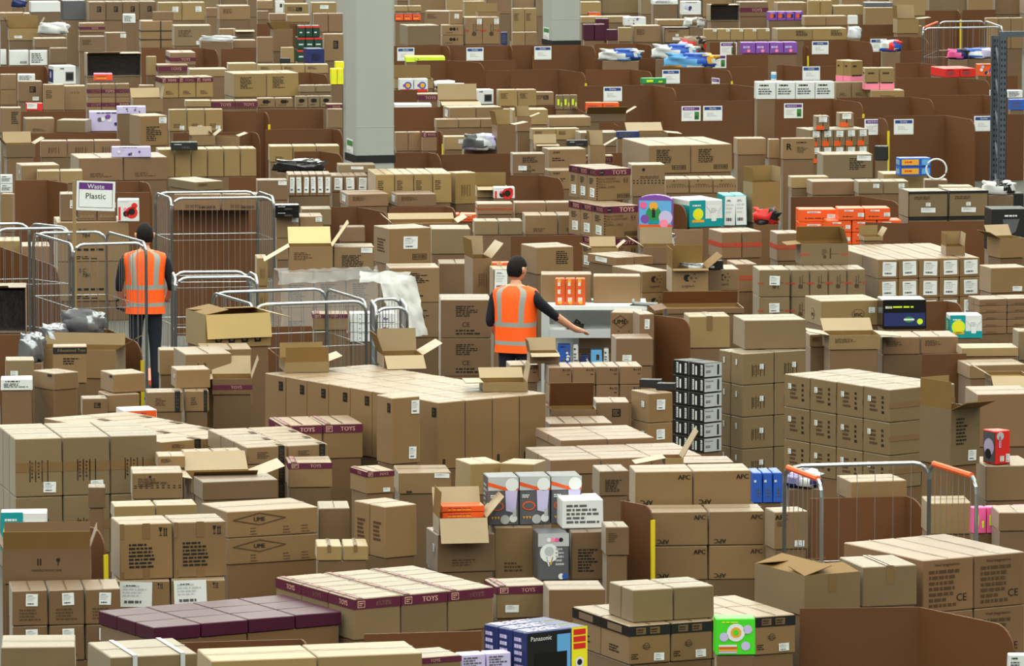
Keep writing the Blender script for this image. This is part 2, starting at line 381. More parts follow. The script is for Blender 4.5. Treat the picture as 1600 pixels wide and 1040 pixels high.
            for q in (.9, .76, .62): F.rect(.87, q, .2, .11, 'red', 2)
            L.lines(.5, .5, .7, .8, 6, 'lilac', 3); T.lines(.5, .5, .9, .9, 4, 'lilac', 5)
        elif t == 'coffee':
            F.quad(0, .72, 1, 1, 'grey_light'); F.mb.poly([F.pt(0, .82, 2), F.pt(.55, .72, 2), F.pt(1, .72, 2), F.pt(1, .76, 2), F.pt(.5, .8, 2), F.pt(0, .9, 2)], 'orange_deep')
            F.mb.poly([F.pt(.58, .3, 3), F.pt(.9, .25, 3), F.pt(.96, .72, 3), F.pt(.56, .72, 3)], 'lilac'); F.disc(.78, .84, .05, 'paper', 3); F.rect(.86, .26, .12, .16, 'grey_light', 4)
            F.lines(.26, .6, .36, .08, 2, 'paper', seed, 3); F.disc(.3, .4, .05, 'orange_deep', 2, ry=.035); F.disc(.3, .4, .04, 'grey_card', 3, ry=.025)
            for q in (.1, .2, .3): F.mb.poly([F.pt(q, .18, 3), F.pt(q + .04, .12, 3), F.pt(q + .08, .18, 3)], 'gold')
            F.disc(.55, .12, .035, 'grey_light', 3); F.disc(.82, .14, .03, 'paper', 3); L.lines(.5, .6, .6, .5, 5, 'grey_light', 4)
        elif t == 'mixer':
            F.quad(0, .72, 1, 1, 'grey_light'); F.disc(.36, .58, .07, 'paper', 2); F.disc(.36, .62, .035, 'grey_light', 3); F.tri = None
            F.mb.poly([F.pt(.24, .5, 2), F.pt(.3, .5, 2), F.pt(.38, .3, 2), F.pt(.34, .3, 2)], 'paper'); F.mb.poly([F.pt(.5, .5, 2), F.pt(.46, .5, 2), F.pt(.38, .34, 2), F.pt(.42, .32, 2)], 'gold')
            F.lines(.72, .5, .3, .4, 5, 'grey_light', 3, 2); F.disc(.75, .08, .022, 'paper', 2); F.disc(.87, .08, .022, 'blue', 2)
            for i, q in enumerate(('paper', 'pink_soft', 'pink', 'black')): F.disc(.35 + i * .13, .86, .016, q, 2)
        elif t == 'green':
            F.disc(.5, .62, .06, 'paper', 2); F.disc(.5, .62, .035, 'gold', 3); F.disc(.5, .62, .018, 'green_toy', 4)
            for a, b in ((.2, .5), (.8, .7), (.75, .25)): F.disc(a, b, .03, 'lilac', 2)
            for i, q in enumerate(('paper', 'orange_deep', 'gold', 'lilac')): F.rect(.3, .26 - i * .06, .46, .05, q, 2)
            F.lines(.5, .9, .7, .06, 1, 'lime', 1, 2)
        elif t == 'pamp':
            F.quad(0, 0, .48, 1, 'teal'); F.quad(.48, 0, 1, .3, 'teal'); F.disc(.26, .48, .07, 'lime', 2); F.disc(.26, .48, .05, 'yellow', 3); F.mb.poly([F.pt(.5, .8, 2), F.pt(.98, .8, 2), F.pt(.84, .55, 2), F.pt(.8, .2, 2), F.pt(.66, .2, 2), F.pt(.64, .55, 2)][::-1], 'paper')
            F.lines(.26, .8, .34, .1, 1, 'paper', 2, 2); F.rect(.26, .22, .36, .1, 'gold', 2); L.quad(0, 0, 1, .8, 'teal'); L.lines(.5, .5, .5, .4, 4, 'lime', 3, 2); F.lines(.74, .6, .2, .2, 3, 'grey_light', 3, 3)
        elif t == 'doll':
            F.quad(.02, .0, .98, .12, 'orange_deep'); F.quad(.03, .12, .97, .9, 'blue_light'); F.disc(.45, .45, .09, 'green_mid', 2); F.disc(.45, .72, .05, 'gold', 3); F.rect(.45, .5, .09, .3, 'black', 3); F.disc(.2, .3, .05, 'violet', 3); F.disc(.8, .35, .08, 'lilac', 3); F.disc(.75, .15, .05, 'pink_soft', 4); F.rect(.45, .2, .3, .12, 'teal', 4); F.disc(.15, .75, .04, 'pink', 4)
        elif t == 'hero': F.disc(.65, .4, .07, 'red', 2); F.disc(.65, .44, .04, 'ink', 3); F.disc(.78, .7, .035, 'red', 2); F.rect(.1, .35, .1, .6, 'red', 2); F.disc(.4, .35, .035, 'ink', 2); F.disc(.35, .55, .02, 'pink_soft', 2); F.lines(.4, .9, .5, .06, 1, 'lilac', 2, 2)
        elif t == 'fire':
            F.lines(.5, .5, .5, .9, 3, 'paper', 4, 2); L.quad(.05, .3, .95, .95, 'yellow'); L.disc(.5, .8, .03, 'lilac', 2); L.disc(.5, .5, .04, 'lime', 2); F.disc(.5, .1, .02, 'gold', 2); F.disc(.4, .9, .02, 'gold', 2)
        elif t == 'art': 
            r = random.Random(seed)
            for i in range(7): F.disc(r.uniform(.15, .85), r.uniform(.2, .8), min(w, h) * r.uniform(.06, .14), r.choice(['lilac', 'blue_dark', 'paper', 'violet', 'grey_card']), 2 + i)
            F.lines(.5, .92, .6, .08, 1, 'ink', seed, 2)
        elif t == 'arth':
            F.quad(.05, .2, .6, .85, 'gold', 2); F.lines(.35, .55, .4, .3, 1, 'red', 1, 3); F.quad(.7, .2, .95, .85, 'blue_light', 2); L.quad(.1, .2, .9, .8, 'blue_light'); L.lines(.5, .5, .5, .3, 1, 'gold', 2, 2)
        elif t == 'prt': F.lines(.45, .8, .6, .16, 1, 'ink', seed, 2); F.lines(.5, .45, .8, .4, 3, 'grey_card', seed, 2)
        elif t == 'app': F.rect(.72, .42, .36, .5, 'grey_card', 2); F.rect(.72, .42, .3, .36, 'black', 3); F.lines(.45, .85, .3, .12, 1, 'ink', 1, 2); L.quad(.05, .1, .95, .8, 'blue_dark'); L.disc(.5, .5, .06, 'lilac', 2)
        elif t == 'toolg': F.quad(0, .8, 1, .95, 'red', 1); F.lines(.5, .4, .6, .2, 1, 'paper', seed, 2)
        elif t == 'thom':
            F.disc(.3, .84, .035, 'grey_light', 2); F.mb.poly([F.pt(.22, .5, 2), F.pt(.36, .5, 2), F.pt(.36, .86, 2), F.pt(.22, .86, 2)], 'lilac'); F.rect(.29, .68, .05, .3, 'red', 3); labels += [('F', .42, .17, .26, .16), ('F', .8, .18, .24, .24)]
            L.quad(.05, .05, .95, .95, 'grey_card'); L.disc(.5, .5, .07, 'lilac', 2); L.disc(.45, .3, .04, 'black', 3)
        elif t == 'gadget': F.quad(.03, .1, .97, .55, 'blue_dark', 1); F.disc(.6, .32, .05, 'green_mid', 2, ry=.03); F.disc(.85, .25, .03, 'lime', 2); F.lines(.5, .75, .8, .1, 1, 'lime', 2, 2); F.lines(.14, .74, .16, .14, 1, 'paper', seed, 2); F.rect(.6, .32, .24, .06, 'paper', 3)
        elif t == 'dfo': F.lines(.3, .72, .36, .14, 1, 'paper', seed, 2); F.lines(.6, .35, .4, .3, 3, 'grey_card', 2, 2)
        elif t == 'hifi': F.lines(.6, .83, .5, .07, 1, 'paper', seed, 2); F.mb.poly([F.pt(.3, .75, 2), F.pt(.75, .75, 2), F.pt(.65, .45, 2), F.pt(.55, .4, 2), F.pt(.62, .1, 2), F.pt(.36, .1, 2), F.pt(.44, .4, 2), F.pt(.34, .5, 2)][::-1], 'grey_card')
        elif t == 'lego':
            F.quad(.02, .1, .98, .9, 'orange_box', 1); F.lines(.5, .6, .7, .14, 1, 'blue_dark', 2, 2); F.lines(.5, .35, .7, .14, 1, 'yellow', 3, 2)
        elif t == 'purp': F.lines(.5, .6, .8, .3, 1, 'lilac', seed, 2); F.disc(.5, .3, min(w, h) * .14, 'pink_soft', 2); F.rect(.5, .08, .9, .1, 'maroon', 2)
        elif t == 'snack': F.disc(.35, .5, min(w, h) * .25, 'orange_deep', 2); F.rect(.7, .5, .3, .4, 'blue_dark', 2); F.lines(.5, .85, .7, .12, 1, 'lilac', seed, 2)
        elif t == 'sheet':
            F.lines(.5, .5, .8, .7, 5, 'grey_card', seed, 1)
        elif t == 'sacks': F.disc(.6, .5, min(w, h) * .28, 'blue', 1); F.disc(.6, .5, min(w, h) * .18, 'gold', 2); F.rect(.5, .12, .9, .22, 'red', 1); F.disc(.35, .5, min(w, h) * .12, 'violet', 2)
        elif t == 'lab': labels.append(('F', .72, .62, .26, .3))
        elif t == 'labl': labels.append(('F', .3, .3, .26, .22))
        elif t == 'labb': labels.append(('F', .72, .16, .26, .18))
        elif t == 'labt': labels.append(('F', .82, .84, .28, .2))
        elif t == 'labL': labels.append(('L', .5, .55, .4, .5))
        elif t == 'labLs': labels.append(('L', .7, .6, .16, .2))
        elif t == 'labm': labels.append(('F', .5, .6, .34, .34))
        elif t == 'lab3': labels.append(('F', .55, .72, .34, .34)); F.lines(.5, .3, .6, .36, 4, seed=seed)
        elif t == 'wl': labels.append(('F', .55, .5, .68, .72))
        elif t == 'wlt': labels.append(('F', .5, .5, .94, .94))
        elif t == 'wla': labels.append(('F', .36, .62, .6, .7))
        elif t == 'sk': labels.append(('L', .5, .7, .12, .18)); labels.append(('F', .6, .55, .12, .16))
        elif t == 'skL': L.lines(.4, .5, .3, .5, 4, 'ink_soft', seed); L.lines(.75, .5, .1, .6, 4, 'ink', seed); labels.append(('L', .25, .65, .12, .18))
    return labels
CARD = 'kraft'
MESHES = {}
def label_mesh(w, h):
    key = ('label', round(w, 2), round(h, 2))
    if key in MESHES: return MESHES[key]
    mb = MB(); mb.box(0, -0.0012, 0, w, 0, h, 'paper')
    f = Face(mb, 'F', w, 0.1, h); f.o = Vector((0, -0.0012, 0))
    f.lines(.5, .64, .8, .5, 4, 'paper_grey', 3); f.lines(.45, .85, .5, .1, 1, 'grey_card', 1)
    if h > w * 0.6: f.lines(.5, .2, .7, .2, 1, 'grey_card', 2)
    MESHES[key] = mb.mesh('label'); return MESHES[key]
def put_labels(o, labels, w, d, h, seed=0):
    r = random.Random(seed)
    for (f, u, v, lw, lh) in labels:
        if f == 'F': W, H = lw * w, lh * h; l = obj('label', label_mesh(W, H), o, (u * w - W / 2, -0.0036, v * h - H / 2), 0)
        elif f == 'L': W, H = lw * d, lh * h; l = obj('label', label_mesh(W, H), o, (-0.0036, d - (u * d - W / 2), v * h - H / 2), -math.pi / 2)
        l.rotation_euler[1] = r.uniform(-.04, .04)
def carton_mesh(w, d, h, card, deco, seed=0):
    key = (round(w, 3), round(d, 3), round(h, 3), card, deco)
    if key in MESHES: return MESHES[key]
    global CARD
    CARD = card
    mb = MB(); rnd = random.Random(hash(key) if False else int(w * 1000) + int(h * 777))
    mb.cbox(w, d, h, min(0.006, h * .05), card, rnd, 0.004)
    T = Face(mb, 'T', w, d, h)
    if card.startswith('kraft'):
        if w >= d * 0.8: T.quad(.01, .485, .99, .515, 'tape', 2); T.quad(.0, .497, 1, .503, 'seam', 3)
        else: T.quad(.485, .01, .515, .99, 'tape', 2); T.quad(.497, 0, .503, 1, 'seam', 3)
    lb = deco_faces(mb, deco, w, d, h, seed)
    MESHES[key] = (mb.mesh('carton'), lb); return MESHES[key]

# ------------------------------------------------------------ heights found for each stack, and what the frame shows
ZADJ = {
    'low brown carton at the far left edge, beside white sheets': 1.294,
    'flat carton with white end under the white sheets': 1.306,
    'white box with barcode, far left row': 1.295,
    'white box with faint lines beside barcode box': 1.305,
    'carton with white label left of text carton': 1.37,
    'slim white box with coloured print, far left': 1.447,
    'plain carton left of lettered tall carton': 1.336,
    'tall carton lettered U S O': 1.296,
    'flat carton left of flat maroon ones': 1.255,
    'flat toy carton with maroon band, far left': 1.242,
    'pale topped carton left of blue photo box': 1.235,
    'blue and violet photo product box': 1.332,
    'long brown bin panel on the far left': 1.054,
    'yellowish carton in long row': 1.339,
    'large brown carton behind waste sign': 1.311,
    'yellow product box beside the concrete column': 1.262,
    'yellow box on the yellow pair': 1.348,
    'wide brown bin with empty front, left of column': 1.103,
    'carton with symbols under labelled carton': 1.305,
    'tall carton with dark emblem, far centre': 1.445,
    'brown bin front panel below first far notice': 1.107,
    'long brown bin front below far notices': 1.093,
    'shallow open carton with long pale flap': 1.175,
    'pale carton with white end labels': 1.219,
    'low carton under the pale labelled pair': 1.081,
    'brown bin right of concrete column, mid': 1.105,
    'plain carton pair right of the column': 1.195,
    'carton with maroon band beside yellow edge': 1.205,
    'tall open carton with upright flap': 1.391,
    'brown bin panel right of column base, wide': 1.009,
    'brown bin front before the blue bag': 1.055,
    'blue bag at back of the bag pile': 1.099,
    'brown and red bag on top of blue bags': 1.096,
    'empty brown bin right of quality notice': 1.092,
    'pale carton pair left of small purple box': 1.137,
    'carton with clear tape left of open dark carton': 1.113,
    'black and blue slim box above lettered carton': 1.243,
    'carton lettered with a four letter brand': 1.227,
    'lower carton of the four letter brand stack': 1.003,
    'flat toy carton with maroon lid edge, centre': 1.057,
    'low pale carton top right': 1.354,
    'slatted dark tray at the top right': 1.416,
    'dark purple and pink bag at far right': 1.089,
    'rounded bin side left of the notice, right': 1.097,
    'bin with notice behind the tan pink boxes': 1.123,
    'tan box with round emblem under pink ones': 1.163,
    'tan and pink box, tall rear pair': 1.481,
    'low tan box under pink pair': 1.054,
    'white box with black script and labels': 1.208,
    'empty brown bin left of the steel post': 1.008,
    'white packs behind the steel post': 1.092,
    'carton with white corner sticker behind waste sign': 1.273,
    'cream coloured carton left of waste sign': 1.227,
    'slim carton with tall white label in long row': 1.254,
    'slim carton with white label, right group of three': 1.197,
    'flat carton with white sheet at column base': 1.29,
    'yellowish carton in row below column base': 1.285,
    'tilted yellowish carton with vertical lettering': 1.245,
    'low brown carton with side label, left of pair': 1.099,
    'low brown carton with side label, right of pair': 1.079,
    'open carton of red toys behind tilted sheet': 1.336,
    'plain carton beside the tilted sheet carton': 1.324,
    'tall open carton behind standing worker': 1.295,
    'carton with white sheet behind worker shoulder': 1.247,
    'fiery orange flat pack behind worker head': 1.272,
    'plain low carton row left of toy cartons': 1.188,
    'carton with small emblem, left of toy cartons': 1.092,
    'teal and white nappy carton, right of lime sticker': 1.203,
    'tall yellowish carton open towards viewer': 1.347,
    'carton with red print and drawing': 1.076,
    'carton with red print and white sticker': 1.085,
    'low carton with labels behind logo cartons': 1.182,
    'open carton with dark side behind logo carton': 1.248,
    'bright orange box in the lower row': 1.002,
    'bright orange box at left of upper row': 1.098,
    'reddish carton behind orange boxes': 1.184,
    'carton with white label behind dark edged pair': 1.216,
    'dark edged carton with barcode labels': 1.333,
    'pale flat carton behind dark edged pair': 1.327,
    'carton with encircled letters logo': 1.089,
    'black gadget box with green picture': 1.131,
    'long brown bin at left border with foil bags': 1.059,
    'bin side with yellow edge left of small cartons': 1.103,
    'wide open carton with torn side flap': 1.035,
    'silver foil bag at the left end': 0.937,
    'round silver foil bag in the middle': 1.002,
    'large dark foil bag beside the worker': 1.074,
    'lower carton with black tape band': 0.99,
    'carton with black side band, right': 0.996,
    'carton with black side band, left': 1.004,
    'carton lettered L 3 behind banded cartons': 1.204,
    'small tall carton with barcode sheet': 1.129,
    'small pale carton with white note': 1.145,
    'low open carton left of tall block': 1.017,
    'small dark sided box left of leaflet pack': 0.99,
    'orange and white wedge leaflet pack': 0.951,
    'tall carton with vertical print, left block': 1.163,
    'flat carton with black corner band, upper field': 0.953,
    'carton with black corner band, right field': 1.035,
    'small plain carton before banded field': 1.028,
    'carton with black corner band, front of field': 1.011,
    'open carton with folded flaps left centre': 0.907,
    'brown carton under folded flaps': 0.946,
    'toy carton with maroon top, upper pair': 1.038,
    'toy carton under the upper maroon pair': 0.955,
    'tall plain carton in the big block': 1.268,
    'tall carton with delivery labels at block corner': 1.365,
    'carton with diamond print at right of bench': 1.278,
    'carton with cream label right of bench': 1.303,
    'lower carton with cream label right of bench': 1.119,
    'open carton with big dark flap, centre right': 1.023,
    'dark brown carton left of delivery sheet carton': 1.057,
    'flat taped carton, middle of flat field': 1.001,
    'flat taped carton, front of flat field': 0.964,
    'flat carton beside phone stack base': 0.966,
    'lower carton with three letter logo and film': 1.063,
    'carton with three letter logo and shipping sheet': 1.097,
    'open carton with two pale lifted flaps': 1.238,
    'pale topped carton left of lifted flaps': 1.202,
    'carton with stamped print right of lifted flaps': 1.183,
    'brown bin panel right of stamped cartons': 1.077,
    'low carton with plastic at right': 1.121,
    'low wide carton at right edge': 1.028,
    'small tall carton at right border': 1.241,
    'open carton with folded front flap and care marks': 1.214,
    'carton with white barcode sheet at left': 1.006,
    'carton with diamond logo': 1.142,
    'plain carton under diamond logo cartons': 0.839,
    'pale carton behind grey machine boxes': 1.273,
    'pale carton right behind grey machine boxes': 1.287,
    'lower carton of the open toy carton': 0.968,
    'tall plain carton under grey machine boxes': 0.988,
    'dark mixer product box': 0.991,
    'carton with product list under wrapped box': 0.993,
    'front toy carton with maroon top band': 1.038,
    'toy carton with maroon band, right end': 1.02,
    'plain carton with dark lid right of toys': 1.051,
    'dark plum glossy box in flat field': 0.94,
    'big pale carton at bottom edge': 1.145,
    'toy carton at bottom edge beside bin': 1.018,
    'blue and black television box': 1.132,
    'flat violet and white box at bottom': 1.006,
    'large carton with product text and CE': 1.22,
    'carton with loosely taped lid, front right': 1.188,
    'carton with brown tape, front right': 1.222,
    'pink and green bottle pack': 1.065,
    'carton behind the bottle packs': 1.085,
    'brown bin inside the orange gripped cage': 0.979,
    'plain carton right of cage post': 1.025,
    'low brown board with round end behind cage': 0.939,
    'beige carton seen through the left border cage': 1.206,
    'brown carton seen through the left border cage': 1.193,
    'carton behind bin in orange gripped cage': 1.098,
    'small toy carton behind the empty cage': 1.176,
    'pale topped carton behind black slim boxes': 1.122,
    'brown bin with empty corner, centre left': 1.098,
    'big carton with yellow flap folded over front': 1.401,
    'tall carton with oval logo beside tall block': 1.171,
    'white pack with black shoe picture': 1.17,
}
SEEN_BELOW = {
    'big carton with yellow flap folded over front',
    'big stacked carton lettered with numbers',
    'black bag beside steel post',
    'black box right of tan orange boxes',
    'black device in plastic bag on logo carton',
    'black gadget box with green picture',
    'black plastic sack lying left of the column base',
    'black product box at right edge',
    'blue and white film packs in orange gripped cage',
    'blue bag at back of the bag pile',
    'bright green toy box with round window',
    'bright orange flat box in brown bin',
    'brown carton in far row of four',
    'brown carton under folded flaps',
    'brown carton with open lid left of lettered R',
    'carton behind the bottle packs',
    'carton behind the product list carton',
    'carton carrying red toy box',
    'carton in row of three with rounded bin edge',
    'carton lettered L 3 behind banded cartons',
    'carton lying on its side showing black contents',
    'carton row with dotted edges and maroon letters',
    'carton under maroon banded one, far left',
    'carton with CE mark beside clear film',
    'carton with arrow symbols at left of row',
    'carton with black heading strip',
    'carton with black printed band',
    'carton with black side band, left',
    'carton with black side band, right',
    'carton with clear tape left of open dark carton',
    'carton with dark lettering left of power cartons',
    'carton with dark square print at concrete column',
    'carton with diamond logo',
    'carton with dot rows right of toy cartons',
    'carton with encircled letters logo',
    'carton with faint print right of far pair',
    'carton with faint print, far right centre',
    'carton with handwriting under white film',
    'carton with large letter R',
    'carton with lime label, left of quality notice',
    'carton with long text list above bench',
    'carton with loosely taped lid, front right',
    'carton with maroon base band on two-high stack',
    'carton with maroon lid stripe, far right',
    'carton with red tape stripe left of open carton',
    'carton with red tape stripe, centre',
    'carton with red tape stripe, left group',
    'carton with small arrow symbols in bench row',
    'carton with small label at right edge',
    'carton with small symbols left of column',
    'carton with squiggle print in bin',
    'carton with stamped print right of lifted flaps',
    'carton with stencilled text, left rear row',
    'carton with stickers in big right block',
    'carton with three letter logo and shipping sheet',
    'carton with tilted white delivery sheet',
    'carton with white and black stickers by cage',
    'carton with white barcode sheet at left',
    'carton with white corner label beside label row',
    'carton with white label behind dark edged pair',
    'carton with white label left of text carton',
    'carton with white sheet behind worker shoulder',
    'carton with yellow tape on two low boxes',
    'crumpled clear plastic on low cartons',
    'crumpled plastic beside flat far carton',
    'dark blue product box beside logo cartons',
    'dark open carton at left border',
    'dark open carton on its side, far right',
    'dark plum box right of second column',
    'dark plum glossy box in flat field',
    'dark purple and pink bag at far right',
    'far carton with dark square print',
    'flat brown carton in neat right stack',
    'flat carton left of flat maroon ones',
    'flat maroon carton in front of bin panel',
    'flat taped carton, front of flat field',
    'flat taped carton, middle of flat field',
    'flat toy carton with maroon band, far left',
    'front toy carton with maroon top band',
    'grey phone box in tall stack',
    'half open carton at right edge',
    'handwritten carton at left border',
    'heap of white plastic bags beside the far open carton',
    'large brown carton behind waste sign',
    'large carton with text block and barcode',
    'large pale carton left of concrete column',
    'long blue bag in the far centre bin',
    'low brown carton at the far left edge, beside white sheets',
    'low brown carton with side label, left of pair',
    'low carton pair below bin corner',
    'low carton under the pale labelled pair',
    'low carton with labels behind logo cartons',
    'low carton with plastic at right',
    'low open carton left of tall block',
    'low pale carton top right',
    'low toy carton with maroon top',
    'low white fronted box at left border',
    'low wide carton at right edge',
    'low wide carton behind white appliance boxes',
    'lower carton of the four letter brand stack',
    'lower carton of the open toy carton',
    'lower carton with cream label right of bench',
    'lower carton with red tape, left group',
    'lower carton with three letter logo and film',
    'maroon and pink flat box right of column',
    'narrow carton beside the letter R carton',
    'narrow carton edge left of logo carton',
    'narrow tall carton right of dark open carton',
    'open carton with cream flap and slanted label',
    'open carton with dark side behind logo carton',
    'open carton with folded flaps left centre',
    'open carton with folded front flap and care marks',
    'open carton with forward flap below orange packs',
    'open carton with pale lifted lid, centre',
    'open carton with raised back flap below white foam',
    'open carton with raised flap, far right',
    'open carton with two pale lifted flaps',
    'open dark carton left of dark green boxes',
    'pale carton pair left of small purple box',
    'pale carton with small stickers behind foil heap',
    'pale flat carton left of large pale one',
    'pale flat carton right of the concrete column',
    'pale flat carton row right of second column',
    'pale multicoloured bag at far right',
    'pale topped carton behind reddish carton',
    'pale topped carton left of lifted flaps',
    'pale topped carton left of small upright flap',
    'pale topped carton row, centre',
    'pink and green bottle pack',
    'plain carton behind rounded bin board',
    'plain carton beside the tilted sheet carton',
    'plain carton in row behind purple boxes',
    'plain carton right of cage post',
    'plain carton with white label under tall block',
    'purple and orange snack box',
    'purple product box with white lettering',
    'red product box in right bin',
    'reddish carton behind orange boxes',
    'silver foil bag at the left end',
    'slim carton with tall white label in long row',
    'slim carton with white label, right group of three',
    'small carton squeezed between far pairs',
    'small carton with pale tape',
    'small open carton with upright flap',
    'small purple slim box on cartons',
    'small shallow tray with upright flap on label wall',
    'small tall carton with barcode sheet',
    'small toy carton behind the empty cage',
    'small white box with rainbow print on far cartons',
    'stack of white foam sheets far back on the left',
    'striped red and blue bag in noticed bin',
    'tall carton pair beside open toy carton',
    'tall carton with dark emblem, far centre',
    'tall carton with delivery labels at block corner',
    'tall carton with vertical print, left block',
    'tall grey wrapped block beside white foam sheets',
    'tall plain carton at far right behind post',
    'tall plain carton at right edge',
    'tall plain carton in the big block',
    'tall toy carton with maroon top band, far left',
    'tall yellowish carton open towards viewer',
    'teal and white nappy carton at left border',
    'teal and white nappy carton with lime sticker',
    'teal and white product carton right of bin',
    'tilted carton with black tape band',
    'tilted yellowish carton with vertical lettering',
    'toy carton under the upper maroon pair',
    'toy carton with maroon band, right end',
    'toy carton with maroon top, upper pair',
    'violet product box behind blue photo box',
    'white box with black script and labels',
    'white carton strip with black lettering at top',
    'white pack with black shoe picture',
    'white plastic ring',
    'white product box with yellow picture at top',
    'wide open carton with large dark rear flap',
    'wide open carton with torn side flap',
    'wide pale carton with stamped edge',
    'yellow product box beside the concrete column',
    'yellowish carton in long row',
    'yellowish carton in row below column base',
}
HIDDEN = {
    'bright orange box in the lower row, rightmost bottom layer',
    'carton with big white sheet in label wall, leftmost back row bottom layer',
    'carton with big white sheet in label wall, leftmost back row second layer',
    'carton with big white sheet in label wall, leftmost front row bottom layer',
    'carton with big white sheet in label wall, leftmost second row bottom layer',
    'carton with big white sheet in label wall, leftmost second row second layer',
    'carton with big white sheet in label wall, second from left front row bottom layer',
    'carton with black corner band, right field, leftmost back row bottom layer',
    'carton with black corner band, right field, leftmost back row second layer',
    'carton with black corner band, right field, leftmost second row bottom layer',
    'carton with black corner band, right field, leftmost second row second layer',
    'carton with black corner band, right field, rightmost front row bottom layer',
    'carton with black corner band, right field, rightmost front row second layer',
    'carton with black printed band, second from left back row',
    'carton with dark stamp left of lime labels, leftmost',
    'carton with red print and drawing, rightmost bottom layer',
    'carton with red print and drawing, second from left bottom layer',
    'carton with red print and drawing, third from left bottom layer',
    'carton with sticker in right tall stack, rightmost back row top layer',
    'carton with stickers in big right block, rightmost front row bottom layer',
    'carton with stickers in big right block, rightmost front row second layer',
    'carton with white and black stickers by cage, rightmost bottom layer',
    'dark green tool box with red stripe, rightmost bottom layer',
    'dark green tool box with red stripe, second from left bottom layer',
    'flat brown carton in neat right stack, leftmost back row bottom layer',
    'flat brown carton in neat right stack, leftmost back row fourth layer',
    'flat carton with black corner band, upper field, leftmost third row',
    'flat toy carton with maroon front, right of column, rightmost',
    'low plain carton beside tall open one',
    'pale carton with small stickers behind foil heap, rightmost',
    'pink and green bottle pack, rightmost',
    'tall plain carton in the big block, rightmost second row',
}

# ------------------------------------------------------------ placing things on the hall floor
CP, SP = math.cos(PITCH), math.sin(PITCH)
def P(px, py, z):
    """the point at height z that lies on the sight line of a spot in the frame"""
    dx = (px - 800) / F_PX; dv = (520 - py) / F_PX
    dy = CP + dv * SP; dz = -SP + dv * CP
    t = (z - CAM_H) / dz
    return Vector((dx * t, dy * t, z))
def scale_at(p): return F_PX / (p.y * CP - (p.z - CAM_H) * SP)
FP = []                     # footprints for the layout check
REST = MB()                 # cartons the frame shows nothing of, kept as one heap
def foot(name, c, u, v, W, D, z0, z1, kind='fixed', py=0):
    FP.append((name, [(c.x, c.y), (c.x + u.x * W, c.y + u.y * W), (c.x + u.x * W + v.x * D, c.y + u.y * W + v.y * D), (c.x + v.x * D, c.y + v.y * D)], z0, z1, kind, py))
class Spot: pass
ORD = ['first', 'second', 'third', 'fourth', 'fifth', 'sixth', 'seventh', 'eighth', 'ninth', 'tenth']
def where(i, n, j, ny, k, nz):
    t = []
    if n > 1: t.append(('leftmost' if i == 0 else 'rightmost' if i == n - 1 else ORD[i] + ' from left'))
    if ny > 1: t.append('front row' if j == 0 else 'back row' if j == ny - 1 else ORD[j] + ' row')
    if nz > 1: t.append('top layer' if k == 0 else 'bottom layer' if k == nz - 1 else ORD[k] + ' layer')
    return (', ' + ' '.join(t)) if t else ''
def solve(x, y, hpx, z, on, key=''):
    if on is not None and not isinstance(on, Spot):        # a height only: stands on its own heap of cartons
        p = P(x, y + hpx, on); z = on + hpx / scale_at(p) / CP; on = None
    z = ZADJ.get(key, z)
    if on is not None:
        zb = on.z if isinstance(on, Spot) else on
        p = P(x, y + hpx, zb); s = scale_at(p); return Vector((p.x, p.y, zb + hpx / s / CP)), s
    p = P(x, y, z); return p, scale_at(p)
def stands(on): return on is None or not isinstance(on, Spot)
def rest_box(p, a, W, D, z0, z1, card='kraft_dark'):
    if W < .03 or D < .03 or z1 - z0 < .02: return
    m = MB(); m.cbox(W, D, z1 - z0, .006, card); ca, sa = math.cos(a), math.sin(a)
    REST.raw([(p.x + x * ca - y * sa, p.y + x * sa + y * ca, z0 + z) for x, y, z in m.v], m.f, card)
